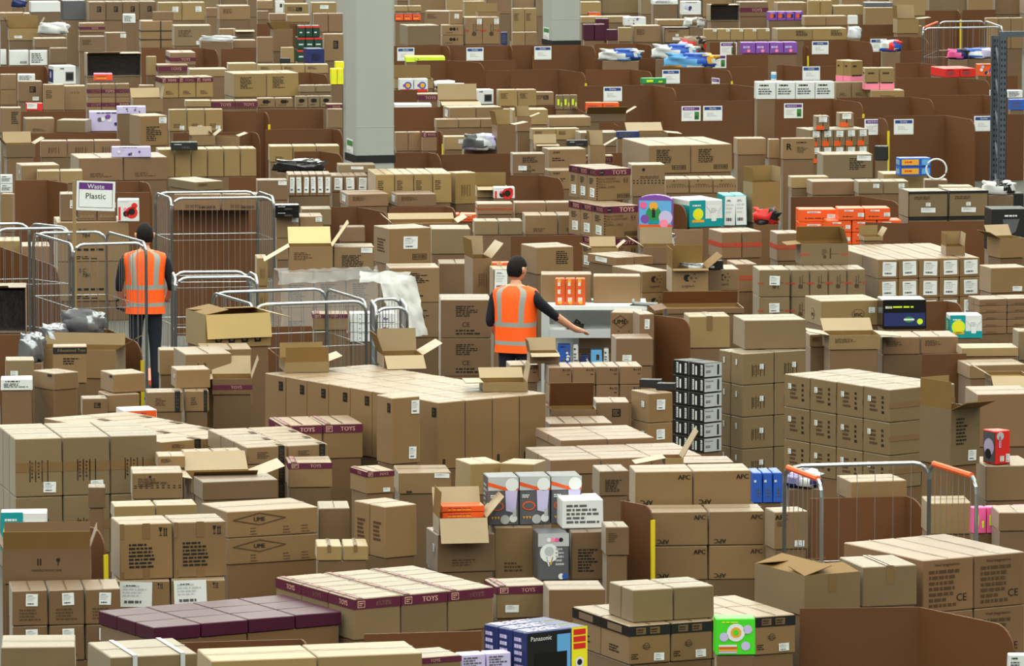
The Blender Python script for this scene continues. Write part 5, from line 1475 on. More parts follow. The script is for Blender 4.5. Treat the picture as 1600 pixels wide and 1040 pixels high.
O(924, 388, 42, 13, 'shallow open carton behind bench, left', {'L': 70, 'R': 50, 'B': 30}, th=5, z=1.12, c=1)
O(1006, 386, 52, 26, 'open carton with dark side behind logo carton', {'L': 60, 'B': 10}, th=5, z=1.28, c=2, d=.4)
blob('plastic_bag', 1030, 362, 46, 24, 'clear plastic bag on open carton', 'bag', ('bag_clear', 'foil', 'white_card'), on=1.18, d=.3)
C(1050, 358, 50, 44, 'brown bin board behind red taped cartons', th=4, z=1.3, c=3, d=.02, name='cardboard_sheet', cat='board')
# white label grid
s35 = C(1372, 405, 163, 31, 'carton with big white sheet in label wall', n=5, nz=3, ny=3, wl=60, th=14, z=1.15, deco='wl', c=0)
O(1478, 385, 30, 14, 'small open carton with upright flaps on label wall', {'L': 0, 'B': 0, 'R': 5}, th=6, on=s35, c=0, d=.3, fl=.14)
O(1350, 370, 30, 6, 'small shallow tray with upright flap on label wall', {'B': 0, 'R': 30}, th=10, z=1.22, c=1, d=.25)
# orange boxes bin
BIN(1345, 306, 110, 'bin behind the bright orange boxes', wr=60, z=1.1, thr=26, rr=.3)
s36 = C(1292, 344, 118, 19, 'bright orange box in the lower row', n=3, nz=2, c='orange_box', name='product_box', cat='box', th=4, z=1.0, deco='obx', d=.35)
C(1248, 327, 60, 20, 'bright orange box at left of upper row', nz=2, c='orange_box', name='product_box', cat='box', th=4, z=1.1, deco='obx', d=.35)
C(1310, 325, 82, 19, 'bright orange box in the upper row', n=2, c='orange_box', name='product_box', cat='box', th=4, on=s36, deco='obx', d=.35)
C(1269, 283, 71, 22, 'reddish carton behind orange boxes', wl=12, th=8, z=1.2, c=3, d=.4)
C(1236, 276, 60, 18, 'pale topped carton behind reddish carton', th=6, z=1.2, c=1, d=.3)
C(1341, 283, 80, 20, 'carton with white label behind dark edged pair', n=2, th=5, z=1.2, deco='lab', c=4, d=.4)
s37 = C(1419, 299, 128, 41, 'dark edged carton with barcode labels', n=2, nz=2, wl=20, th=10, z=1.3, deco='blkr', c=4, d=.5)
C(1472, 291, 50, 8, 'pale flat carton behind dark edged pair', th=6, z=1.36, c=1, d=.3)
mb = MB(); mb.tube([(.13 * math.cos(t), 0, .13 + .13 * math.sin(t)) for t in [2 * math.pi * i / 20 for i in range(21)]], .012, 'white_card', 8); _p = P(1463, 280, 1.06); filler(_p + Vector((-.15, -.05, 0)), 0, .3, .3, 1.058, 'white plastic ring')
tag(obj('white_ring', mb, None, (_p.x, _p.y, _p.z)), 'white plastic ring beside blue orange packs', 'ring')
BIN(1577, 345, 157, 'front bin panel below dark edged cartons', wr=0, z=1.0, th=4)
BIN(1420, 347, 4, 'slanted left board of the front bin', wr=0, z=1.0) if False else None
_q = P(1419, 347, 1.0); mb = panel(.52, 1.0, 0); tag(obj('cardboard_board', mb, None, (_q.x, _q.y - .12, 0), math.radians(168)), 'slanted cardboard board left of the front bin', 'board')
C(1549, 326, 60, 66, 'black product box at right edge', c='black', name='product_box', cat='box', wl=3, th=8, z=1.3, deco='hifi', d=.4)
blob('black_bag', 1560, 283, 50, 20, 'black bag beside steel post', 'bag', ('film_black', 'white_card', 'film_black', 'film_black'), on=1.22, d=.3)
C(1561, 302, 40, 24, 'low black case behind black product box', c='black', name='product_box', cat='box', th=4, z=1.2, d=.3)
O(1563, 373, 40, 30, 'half open carton at right edge', {'L': 60, 'B': 40}, th=20, z=1.2, c=0, d=.35)
C(1548, 418, 60, 40, 'carton with small label at right edge', wl=14, th=14, z=1.12, deco='labb', c=0)
s38 = C(1530, 467, 90, 11, 'flat brown carton in neat right stack', n=2, nz=5, ny=2, wl=14, th=14, z=1.0, deco='lns', c=3)
C(1484, 492, 52, 36, 'teal and white product carton right of bin', c='white_card', name='product_box', cat='carton', th=4, z=.95, deco='pamp', d=.3)
C(1283, 470, 95, 40, 'carton with encircled letters logo', wl=22, th=14, z=1.1, deco='inc', c=1)
C(1379, 468, 70, 46, 'black gadget box with green picture', c='black_gloss', name='product_box', cat='box', th=5, z=1.12, deco='gadget', d=.4)
BIN(1480, 470, 60, 'brown bin behind black gadget box', wr=22, z=.95)
# ------------------------------------------------------------ lower middle, left
O(321, 492, 100, 52, 'big carton with yellow flap folded over front', {'F': 168, 'B': -86, 'L': -80, 'R': 105}, wl=36, th=22, z=1.5, c=5, deco='icr', fl=.23, fo='kraft_flap')
C(330, 545, 64, 90, 'tall carton with oval logo beside tall block', th=8, z=1.0, deco='labl', d=.5, c=0, nz=1)
BIN(165, 522, 165, 'long brown bin at left border with foil bags', wr=0, z=1.1, th=2)
BIN(170, 514, 8, 'bin side with yellow edge left of small cartons', wr=58, z=1.12, thr=30, edge=True, slope=.06)
O(54, 545, 128, 44, 'wide open carton with torn side flap', {'R': 60, 'B': (10, .5)}, th=-8, z=1.05, c=0, d=.45)
blob('foil_bag', 50, 522, 38, 42, 'silver foil bag at the left end', 'bag', 'foil', on=.86, d=.25, group=None)
blob('foil_bag', 85, 506, 42, 34, 'round silver foil bag in the middle', 'bag', 'foil', on=.98, d=.25, seed=3)
blob('foil_bag', 131, 485, 68, 38, 'large dark foil bag beside the worker', 'bag', ('foil', 'grey_card', 'foil'), on=1.1, d=.35, seed=5)
C(82, 541, 54, 58, 'carton with black heading strip', wl=1, th=5, z=1.2, deco='edu', d=.25)
C(8, 562, 46, 30, 'carton with white checklist at left border', th=6, z=1.1, deco='labl', c=4, d=.3)
C(0, 592, 51, 18, 'low white fronted box at left border', c='white_card', name='product_box', cat='box', th=4, z=1.02, deco='prt', d=.3)
C(84, 583, 38, 27, 'tilted carton with black tape band', wl=38, th=38, z=1.06, deco='blkL', c=0)
s40 = C(168, 616, 50, 28, 'lower carton with black tape band', wl=20, th=20, z=1.0, deco='blkL', c=0)
C(177, 584, 50, 30, 'upper carton with black tape band and clear tape', wl=25, th=24, on=s40, deco='blkL', c=0)
s41 = C(288, 610, 39, 33, 'carton with black side band, right', th=6, z=1.0, deco='blk', c=0, d=.3)
C(228, 612, 58, 32, 'carton with black side band, left', th=6, z=1.0, deco='blk', c=0, d=.3)
C(275, 577, 54, 30, 'carton with white strip on banded carton', wl=12, th=12, on=s41, deco='labLs', c=0)
C(290, 553, 72, 38, 'carton lettered L 3 behind banded cartons', wl=26, th=14, z=1.12, deco='L3', c=0)
C(249, 546, 38, 40, 'small tall carton with barcode sheet', th=8, z=1.15, deco='labt', c=0, d=.25)
C(312, 540, 40, 16, 'small pale carton with white note', th=8, z=1.2, deco='labm', c=1, d=.25)
O(332, 592, 62, 24, 'low open carton left of tall block', {'R': 20, 'L': 100, 'B': 30}, th=4, z=.95, c=2, d=.4, deco='toyb')
C(128, 622, 40, 28, 'small dark sided box left of leaflet pack', c='kraft_dark', name='product_box', cat='box', wl=4, th=8, z=.98, deco='sq', d=.25)
C(193, 641, 52, 14, 'orange and white wedge leaflet pack', c='white_card', name='product_box', cat='pack', wl=18, th=18, z=.98, deco='lego', d=.3)
s42 = C(23, 685, 220, 92, 'tall carton with vertical print, left block', n=3, nz=2, ny=3, wl=46, th=14, z=1.2, deco='lnv+tapeH+labb', c=4)
C(252, 690, 130, 17, 'flat carton with black corner band, upper field', n=2, ny=4, wl=100, th=34, z=1.02, deco='blk', c=0, d=.5)
C(440, 725, 75, 60, 'upright carton with black corner band', n=2, th=4, z=.85, deco='blk', c=0, d=.4) if False else None
s43 = C(386, 698, 126, 28, 'carton with black corner band, right field', n=2, nz=3, ny=3, th=18, z=1.0, deco='blk', c=0, d=.42)
C(246, 712, 44, 20, 'small plain carton before banded field', th=8, z=.98, c=0, deco='ln', d=.3)
C(292, 708, 90, 28, 'carton with black corner band, front of field', n=2, th=14, z=.98, deco='blk', c=0, d=.3)
s44 = C(206, 738, 80, 42, 'carton with dark round logo and dot border', wl=8, th=6, z=1.15, deco='dots+ln', c=0, d=.4)
O(300, 748, 100, 22, 'open carton with folded flaps left centre', {'L': 80, 'R': 70, 'B': 60, 'F': (60, .6)}, th=10, z=.95, c=1, d=.5)
C(316, 752, 118, 30, 'brown carton under folded flaps', wl=30, th=14, z=.88, c=2, d=.4)
C(137, 760, 28, 34, 'narrow carton edge left of logo carton', th=4, z=.95, c=2, d=.2)
# toy cartons beside tall block
s45 = C(441, 664, 126, 55, 'toy carton with maroon top, upper pair', n=2, wl=26, th=14, z=1.12, deco='toys', c=0)
C(450, 722, 70, 40, 'toy carton under the upper maroon pair', th=6, z=.8, deco='toys', c=0, d=.4)
C(572, 736, 45, 36, 'low toy carton with maroon top', wl=28, th=24, z=.98, deco='toys+labb', c=0)
C(622, 738, 84, 34, 'plain carton with white label under tall block', th=6, z=.86, deco='labt+blkt', c=0, d=.5)
# big tall block
s46 = C(685, 628, 170, 106, 'tall plain carton in the big block', n=4, ny=8, wl=290, th=36, z=1.35, c=0, deco='blkt+blkL')
C(612, 621, 45, 105, 'tall carton with delivery labels at block corner', wl=26, th=30, z=1.38, c=0, deco='labb+labt+blkL')
O(446, 566, 68, 16, 'open carton with upright flaps on tall block', {'L': 50, 'F': 0, 'B': 0, 'R': 70}, th=10, on=s46, c=1, d=.4, fl=.13)
O(600, 556, 62, 18, 'open carton with spread flaps at block rear', {'L': 20, 'F': 120, 'R': 60, 'B': 10}, th=10, on=s46, c=0, d=.4, fl=.2)
O(755, 598, 70, 14, 'open carton with dark flap at block right', {'B': 60, 'R': 10, 'L': 90}, th=6, on=s46, c=1, d=.35, fl=.15)
# ------------------------------------------------------------ lower middle, centre
s47 = C(857, 573, 148, 29, 'carton with small arrow symbols in bench row', n=4, nz=2, wl=10, th=6, z=1.15, deco='ic2', c=3, d=.4)
C(797, 570, 46, 28, 'carton with arrow symbols at left of row', th=6, z=1.12, deco='ic2', c=3, d=.4)
O(828, 552, 46, 16, 'small open carton on the arrow symbol row', {'L': 10, 'B': 20, 'F': 100}, th=6, on=s47, c=3, d=.25, fl=.12)
C(953, 487, 46, 44, 'carton with diamond print at right of bench', th=-8, z=1.3, deco='ume', c=3, d=.35)
C(999, 490, 24, 42, 'carton with cream label right of bench', th=10, z=1.3, deco='labm', c=3, d=.35)
C(962, 528, 60, 44, 'lower carton with cream label right of bench', th=6, z=1.1, deco='labl', c=3, d=.4)
BIN(1024, 492, 4, 'tall rounded bin board right of bench', wr=52, z=1.25, thr=40, rr=.12)
C(1023, 492, 108, 30, 'plain carton behind rounded bin board', n=2, th=6, z=1.2, c=1, d=.4) if False else C(1076, 494, 66, 50, 'plain carton behind rounded bin board', th=6, z=1.2, c=1, d=.4, deco='tapeF')
O(1043, 482, 120, 8, 'wide open carton with large dark rear flap', {'B': -20, 'L': 100}, th=5, z=1.22, c=2, d=.5, fl=.13, fo='bin_board')
s48 = C(1100, 567, 30, 23.5, 'grey phone box in tall stack', nz=6, ny=2, wl=48, th=40, z=1.3, c='black', name='product_box', cat='box', deco='phone')
s49 = C(1013, 614, 40, 47, 'carton with delivery sheet and phones bags', nz=2, wl=27, th=26, z=1.15, deco='labm+labLs', c=0)
C(998, 592, 34, 13, 'bagged black handset left on carton', c='black', name='bagged_device', cat='device', th=-12, on=s49, d=.12)
C(1024, 598, 30, 11, 'bagged black handset right on carton', c='black', name='bagged_device', cat='device', th=-12, on=s49, d=.12)
O(862, 640, 70, 14, 'open carton with big dark flap, centre right', {'B': -20, 'L': 60}, th=4, z=1.0, c=2, d=.3, fl=.22, fo='bin_board')
C(931, 628, 54, 42, 'dark brown carton left of delivery sheet carton', th=4, z=1.08, c=2, d=.4, deco='sq')
C(858, 661, 100, 12, 'flat taped carton, rear of flat field', n=2, th=8, z=.98, c=3, d=.5)
C(876, 687, 148, 14, 'flat taped carton, middle of flat field', n=2, ny=2, wl=40, th=14, z=.98, c=3)
C(860, 718, 240, 24, 'flat taped carton, front of flat field', n=3, ny=2, wl=40, th=14, z=.98, c=3)
O(1040, 716, 28, 10, 'small open carton with raised flap on flat field', {'R': 30, 'L': 100}, th=6, on=.99, c=1, d=.25, fl=.25)
C(1068, 722, 80, 14, 'flat carton beside phone stack base', th=6, z=.95, c=3, d=.4)
C(912, 740, 72, 40, 'carton with black top lettering left of power cartons', n=2, ny=2, wl=20, th=14, z=1.0, deco='blkr', c=2) if False else C(936, 735, 48, 40, 'carton with dark lettering left of power cartons', th=8, z=1.0, deco='lnb', c=2, d=.4)
s50 = C(992, 736, 183, 56, 'upper carton with three letter logo', n=2, wl=9, th=6, z=1.3, deco='apc+apcu', c=0, d=.4)
s51 = C(1018, 799, 179, 54, 'lower carton with three letter logo and film', n=2, nz=2, th=5, z=1.08, deco='apc+apcu', c=0, d=.4)
BIN(974, 782, 4, 'bin side with yellow edge left of logo cartons', wr=44, z=1.15, thr=34, edge=True, rr=.1)
C(1210, 799, 55, 60, 'carton with three letter logo and shipping sheet', wl=14, th=14, z=1.08, deco='apcl+labb', c=0)
C(1176, 738, 48, 48, 'dark blue product box beside logo cartons', n=3, c='blue', name='product_box', cat='box', th=6, z=1.15, deco='dfo', d=.3)
# right stacks
s52 = C(1160, 552, 104, 50, 'carton with sticker in right tall stack', n=2, nz=4, ny=2, wl=36, th=30, z=1.35, deco='sk+lnv', c=4)
C(1163, 500, 98, 46, 'long carton with clear tape on tall stack', wl=18, th=10, on=s52, c=4, deco='', d=.5)
s53 = C(1390, 608, 110, 52, 'carton with stickers in big right block', n=2, nz=3, ny=4, wl=156, th=36, z=1.42, deco='skL+tapeH', c=4)
O(1486, 640, 48, 88, 'open carton with cream flap and slanted label', {'F': 70, 'L': 0, 'B': 0}, wl=50, th=34, z=1.5, c=4, deco='lnk+labb', fl=.22, d=.4)
C(1527, 615, 90, 84, 'tall plain carton at right edge', th=6, z=1.3, c=3, d=.6)
s54 = C(1540, 727, 80, 56, 'carton carrying red toy box', wl=10, th=8, z=1.0, c=0, d=.6)
C(1555, 673, 26, 53, 'red toy train box at right', wl=18, th=30, on=s54, c='red', name='product_box', cat='box', deco='thom')
O(1296, 524, 80, 22, 'open carton with two pale lifted flaps', {'B': 60, 'L': 80, 'R': 95}, th=6, z=1.22, c=1, d=.4, deco='ln')
C(1265, 522, 34, 20, 'pale topped carton left of lifted flaps', th=6, z=1.22, c=0, d=.3, deco='ln')
C(1378, 526, 122, 28, 'carton with stamped print right of lifted flaps', n=2, th=6, z=1.2, c=3, d=.5, deco='ln')
BIN(1510, 552, 70, 'brown bin panel right of stamped cartons', wr=0, z=1.1)
C(1503, 543, 90, 14, 'low carton with plastic at right', th=4, z=1.1, c=1, d=.4)
C(1515, 570, 90, 22, 'low wide carton at right edge', wl=14, th=10, z=1.0, c=0)
O(1548, 588, 60, 8, 'open carton with yellow flap at right edge', {'F': 120, 'L': 60}, th=4, z=1.05, c=1, d=.4, fl=.18)
C(1591, 517, 20, 46, 'small tall carton at right border', th=6, z=1.25, c=4, deco='lab', d=.3)
# ------------------------------------------------------------ front rows, left
O(4, 858, 137, 54, 'open carton with folded front flap and care marks', {'F': 14, 'B': 4, 'L': 30, 'R': 20}, th=4, z=1.22, c=2, deco='side', d=.42, fl=.13, fo='kraft_dark')
C(0, 800, 74, 60, 'teal and white nappy carton at left border', c='white_card', name='product_box', cat='carton', th=4, z=1.35, deco='pamp', d=.2)
BIN(122, 818, 5, 'bin side with yellow edge left of fragile cartons', wr=48, z=1.25, thr=32, edge=True)
C(18, 922, 170, 56, 'carton with white barcode sheet at left', n=3, nz=2, wl=18, th=8, z=1.0, deco='lab3', c=2, d=.45)
s60 = C(180, 907, 172, 56, 'lower carton with large white sheet', n=2, wl=10, th=6, z=.86, deco='wla+ic', c=0, d=.4)
C(187, 818, 166, 88, 'fragile carton with item text and tape', n=2, wl=31, th=14, on=s60, deco='item+tapeFL+ic', c=0, d=.4)
C(178, 790, 130, 20, 'pale carton behind fragile cartons', n=2, th=10, z=1.2, c=1, d=.3)
s61 = C(355, 799, 141, 42, 'carton with diamond logo', nz=2, wl=48, th=24, z=1.2, deco='ume', c=0)
C(497, 793, 51, 53, 'plain carton right of diamond logo', th=4, z=1.12, c=2, d=.4)
C(494, 852, 82, 24, 'small carton with pale tape', n=2, th=4, z=.98, c=1, d=.35, deco='tapeF')
s62 = C(601, 791, 51, 82, 'tall carton pair beside open toy carton', ny=2, wl=52, th=34, z=1.2, c=0, deco='lnL')
C(735, 724, 50, 50, 'pale carton behind grey machine boxes', wl=26, th=20, z=1.28, c=1)
C(780, 722, 54, 50, 'pale carton right behind grey machine boxes', th=-20, z=1.28, c=1, d=.3)
s63 = C(683, 835, 92, 60, 'lower carton of the open toy carton', wl=30, th=12, z=.96, c=2, deco='lns+labLs', d=.45)
s66 = O(686, 810, 76, 26, 'open carton full of orange toy packs', {'F': 150, 'L': -4, 'R': 40, 'B': 30}, th=8, on=s63, c=0, d=.36, fl=.2, floor=.8)
C(690, 790, 68, 10, 'orange and purple toy pack in open carton', nz=2, c='orange_box', name='product_box', cat='pack', th=8, on=inside(s66), deco='lego', d=.2)
s64 = C(772, 823, 62, 84, 'tall plain carton under grey machine boxes', wl=4, th=6, z=1.0, c=0, deco='lns', d=.45)
C(762, 745, 148, 76, 'grey machine box with orange picture', n=3, wl=20, th=8, c='grey_card', name='product_box', cat='box', deco='coffee', on=s64, d=.3)
C(840, 833, 50, 74, 'dark mixer product box', wl=6, th=8, c='grey_card', name='product_box', cat='box', deco='mixer', z=.98, d=.3)
s65 = C(892, 830, 54, 76, 'carton with product list under wrapped box', th=6, z=1.0, c=2, deco='lnb', d=.4)
C(878, 780, 66, 46, 'white box wrapped in plastic', c='white_card', name='wrapped_box', cat='box', th=8, on=s65, deco='sheet', d=.35)
C(946, 822, 38, 46, 'carton behind the product list carton', th=6, z=1.08, c=2, d=.3, deco='ln')
# ------------------------------------------------------------ front rows, right and bottom
s70 = C(553, 935, 219, 66, 'front toy carton with maroon top band', n=3, ny=3, wl=133, th=30, z=1.05, deco='toys', c=4)
C(775, 915, 82, 52, 'toy carton with maroon band, right end', wl=20, th=14, z=1.08, deco='toys+labl', c=4)
C(857, 920, 90, 60, 'plain carton with dark lid right of toys', wl=4, th=6, z=1.02, c=2, d=.4)
s71 = C(240, 980, 290, 22, 'dark plum glossy box in flat field', n=4, ny=3, wl=100, th=30, z=.9, c='plum', name='product_box', cat='box', deco='')
C(0, 1010, 118, 44, 'pale topped carton at the bottom left corner', th=4, z=1.0, c=4, d=.5)
s72 = C(172, 1026, 136, 40, 'carton with two white straps at bottom', wl=48, th=18, z=1.08, c=4)
for q in (.28, .82):
    mb = MB(); mb.box(s72.W * q - .015, -.004, 0, s72.W * q + .015, -.001, s72.H + .003, 'paper_grey'); mb.box(s72.W * q - .015, -.004, s72.H, s72.W * q + .015, s72.D, s72.H + .003, 'paper_grey')
    tag(obj('packing_strap', mb, None, (s72.p.x, s72.p.y, s72.z0), s72.a), ('left' if q < .5 else 'right') + ' white strap over the bottom carton', 'strap')
BIN(470, 998, 200, 'brown bin panel before plum boxes', wr=14, z=.9)
C(330, 1032, 330, 40, 'big pale carton at bottom edge', n=2, wl=40, th=14, z=1.1, c=1, d=.5)
C(612, 1030, 110, 40, 'toy carton at bottom edge beside bin', wl=36, th=24, z=1.05, c=4, deco='toys')
BIN(752, 985, 182, 'brown bin left of television boxes', wr=0, z=.95)
s73 = C(822, 988, 98, 80, 'blue and black television box', ny=3, wl=68, th=36, c='blue_dark', name='product_box', cat='box', deco='tv', z=1.15)
C(720, 1022, 80, 30, 'flat violet and white box at bottom', n=2, c='lilac', name='product_box', cat='box', th=20, z=1.0, deco='sheet')
s74 = C(983, 977, 267, 62, 'carton with black printed band', n=4, ny=2, wl=88, th=24, z=1.0, deco='blkh+labb', c=0)
C(989, 921, 130, 52, 'plain pale carton on black banded cartons', n=2, ny=2, wl=38, th=22, on=s74, c=4, deco='')
C(1118, 966, 64, 58, 'bright green toy box with round window', c='green_toy', name='product_box', cat='box', th=4, z=1.12, deco='green', d=.2)
C(1150, 940, 100, 26, 'long pale carton behind green toy box', th=26, z=1.15, c=1, wl=60) if False else None
s75 = C(1442, 875, 170, 84, 'large carton with product text and CE', n=2, nz=2, wl=98, th=30, z=1.25, deco='vivid', c=3, d=1.0)
O(1257, 900, 90, 62, 'carton with loosely taped lid, front right', {'F': -80, 'B': -80, 'L': -75}, wl=72, th=28, z=1.18, c=4, deco='tapeF', floor=.8)
C(1348, 885, 88, 64, 'carton with brown tape, front right', wl=20, th=16, z=1.2, c=4, deco='tapeF', d=.5)
BIN(1437, 948, 188, 'front right bin with yellow edge', wr=132, z=1.0, th=4, thr=34, edge=True, rr=.2)
s76 = C(1520, 792, 90, 42, 'pink and green bottle pack', n=4, c='pink', name='product_box', cat='pack', wl=8, th=10, z=1.1, deco='fluo', d=.12)
C(1560, 800, 60, 30, 'carton behind the bottle packs', th=4, z=1.05, c=3, d=.4)
C(1345, 850, 80, 40, 'flat carton top at right centre', th=10, z=1.15, c=1, d=.5) if False else None
C(1576, 1022, 30, 30, 'white box at bottom right corner', c='white_card', name='product_box', cat='box', th=4, z=.9, deco='prt')
BIN(1415, 775, 150, 'brown bin inside the orange gripped cage', wr=30, z=1.0, thr=30, rr=.25)
C(1330, 752, 90, 30, 'carton behind bin in orange gripped cage', th=14, z=1.1, c=0, d=.4, wl=30)
blob('blue_film_pack', 1256, 736, 56, 22, 'blue and white film packs in orange gripped cage', 'packs', ('blue_dark', 'white_card', 'lilac'), on=1.0, d=.4)
C(1450, 785, 70, 50, 'plain carton right of cage post', th=4, z=1.0, c=1, d=.4)
# ------------------------------------------------------------ roll cages
def side_frame(mb, A, B, z0, z1, r=.015, m='steel', grip=None):
    """bent tube going up at A, across and down at B (A, B ground points)"""
    A = Vector((A[0], A[1], 0)); B = Vector((B[0], B[1], 0)); d = (B - A); L = d.length; d.normalize(); rr = min(.12, L * .3)
    pts = [A + Vector((0, 0, z0)), A + Vector((0, 0, z1 - rr))]
    for i in range(1, 5):
        t = math.pi / 2 * i / 4; pts.append(A + d * (rr - rr * math.cos(t)) + Vector((0, 0, z1 - rr + rr * math.sin(t))))
    for i in range(0, 5):
        t = math.pi / 2 * i / 4; pts.append(B - d * (rr - rr * math.sin(t)) + Vector((0, 0, z1 - rr + rr * math.cos(t))))
    pts.append(B + Vector((0, 0, z0)))
    mb.tube(pts, r, m, 8)
def wires(mb, A, B, z0, z1, nv, hz, m='steel', r=.0026):
    A = Vector((A[0], A[1], 0)); B = Vector((B[0], B[1], 0))
    for i in range(1, nv):
        q = A + (B - A) * (i / nv); mb.tube([q + Vector((0, 0, z0)), q + Vector((0, 0, z1))], r, m, 5)
    for z in hz: mb.tube([A + Vector((0, 0, z)), B + Vector((0, 0, z))], r * 1.5, m, 5)
def CAGE(pts, z, desc, open_side=None, hz=(.5, .95), nv=9, grips=(), low=None):
    """pts: frame positions of the four top corners BL, BR, FR, FL at height z"""
    W = [P(x, y, z) for x, y in pts]; c = sum(W, Vector()) / 4
    root = bpy.data.objects.new('roll_cage', None); COL.objects.link(root); root.location = (c.x, c.y, 0); tag(root, desc, 'cage')
    Q = [(w.x - c.x, w.y - c.y) for w in W]
    mb = MB(); mb.raw([(x, y, .16) for x, y in Q] + [(x, y, .19) for x, y in Q], [(0, 1, 2, 3), (7, 6, 5, 4)] + [(i, i + 4, (i + 1) % 4 + 4, (i + 1) % 4) for i in range(4)], 'steel_dark'); obj('platform', mb, root)
    for x, y in Q:
        mb = MB(); mb.tube([(x * .9 - .02, y * .9, .06), (x * .9 + .02, y * .9, .06)], .06, 'black', 12); mb.tube([(x * .9, y * .9, .06), (x * .9, y * .9, .16)], .02, 'steel'); obj('castor', mb, root)
    for i, nm in ((0, 'back_frame'), (1, 'side_frame'), (2, 'front_frame'), (3, 'side_frame')):
        if open_side is not None and i in open_side: continue
        A, B = Q[i], Q[(i + 1) % 4]; zt = (low or {}).get(i, z)
        mb = MB(); side_frame(mb, A, B, .19, zt); fr = obj(nm, mb, root)
        m2 = MB(); wires(m2, A, B, .19, zt - .02, nv, [h for h in hz if h < zt]); obj('wire_mesh', m2, fr)
        if i in grips:
            m3 = MB(); a = Vector((A[0], A[1], zt)); b = Vector((B[0], B[1], zt)); m3.tube([a + (b - a) * .1, a + (b - a) * .9], .022, 'orange_grip', 8); g = obj('grip', m3, fr); g['label'] = 'orange plastic grip'
    foot(desc, W[3], (W[2] - W[3]).normalized(), (W[0] - W[3]).normalized(), (W[2] - W[3]).length, (W[0] - W[3]).length, 0, z)
    return root
CAGE([(52, 364), (166, 362), (228, 379), (114, 382)], 1.74, 'wire roll cage in front of the vested worker', hz=(.6, 1.1))
CAGE([(-60, 352), (108, 347), (166, 360), (2, 365)], 1.65, 'wire roll cage at left border behind the first', hz=(.6, 1.1), open_side=(2,)) if False else CAGE([(-70, 351), (46, 349), (108, 356), (-8, 358)], 1.68, 'wire roll cage at the left border', hz=(.6, 1.1))
CAGE([(243, 301), (402, 299), (428, 308), (268, 310)], 1.85, 'tall wire cage holding a cardboard sheet', hz=(.5, .95, 1.4))
_c = P(266, 330, 1.6); _e = P(386, 330, 1.6); mb = MB(); mb.box(0, 0, .2, (_e - _c).length, .02, 1.6, 'bin_board'); tag(obj('cardboard_sheet', mb, None, (_c.x, _c.y + .35, 0)), 'large brown sheet standing inside the tall wire cage', 'sheet')
for i, (xa, xb) in enumerate(((268, 341), (343, 400))):
    _c = P(xa, 308, 1.78); _s = scale_at(_c); me, lb = carton_mesh((xb - xa) / _s, .3, 26 / _s, 'kraft_red', 'lns+bar'); o = obj('cardboard_carton', me, None, (_c.x, _c.y + .42, 1.6)); tag(o, ('left' if i == 0 else 'right') + ' printed carton at the top of the tall wire cage', 'carton')
CAGE([(332, 457), (510, 451), (572, 470), (396, 476)], 1.42, 'empty wire cage before the wrapped pallet', hz=(.55, 1.0))
CAGE([(580, 468), (626, 466), (636, 480), (588, 482)], 1.44, 'narrow mesh cage holding white packs', hz=(.3, .45, .6, .75, .9, 1.05, 1.2), nv=10)
C(546, 489, 72, 15, 'white pack with black shoe picture', n=1, nz=3, c='white_card', name='product_box', cat='pack', th=4, z=1.2, deco='art', d=.25)
C(488, 490, 56, 26, 'small toy carton behind the empty cage', th=4, z=1.2, deco='toys', d=.3)
BIN(540, 508, 150, 'low brown board with round end behind cage', wr=0, z=.95)
CAGE([(1226, 728), (1452, 722), (1526, 745), (1284, 750)], 1.6, 'wire cage with orange grips at right', open_side=(2,), grips=(1, 3), hz=(.9,), nv=8)
CAGE([(1466, 34), (1540, 33), (1566, 42), (1442, 44)], 1.6, 'small far wire cage with orange grip', grips=(3,), hz=(.6, 1.1), nv=8)
CAGE([(270, 425), (388, 424), (402, 432), (274, 434)], 1.5, 'low wire cage right of the vested worker', hz=(.5, .95, 1.4), nv=3)
# ------------------------------------------------------------ waste sign
p = P(118, 382, 1.62); s = scale_at(p)
root = bpy.data.objects.new('waste_sign', None); COL.objects.link(root); root.location = (p.x, p.y - .12, 0); tag(root, 'white Waste Plastic sign on a pale post', 'sign')
zt = 1.62 + (382 - 280) / s; mb = MB(); mb.tube([(0, 0, .1), (0, 0, zt)], .018, 'kraft_light', 8); obj('post', mb, root)
W_, H_ = 60 / s, 46 / s; mb = MB(); mb.box(0, -.02, 0, W_, -.012, H_, 'paper'); f = Face(mb, 'F', W_, .1, H_); f.o = Vector((0, -.02, 0))
for a in ((.06, .1, .94, .115), (.06, .93, .94, .945), (.06, .1, .07, .945), (.93, .1, .94, .945)): f.quad(*a, 'ink')
f.quad(.07, .72, .93, .93, 'purple'); f.text(.5, .825, .15, 'Waste', 'paper', 2); f.text(.5, .5, .19, 'Plastic', 'ink', 2)
b = obj('sign_board', mb, root, (.02, 0, zt - H_)); b.rotation_euler = (0, .03, 0)
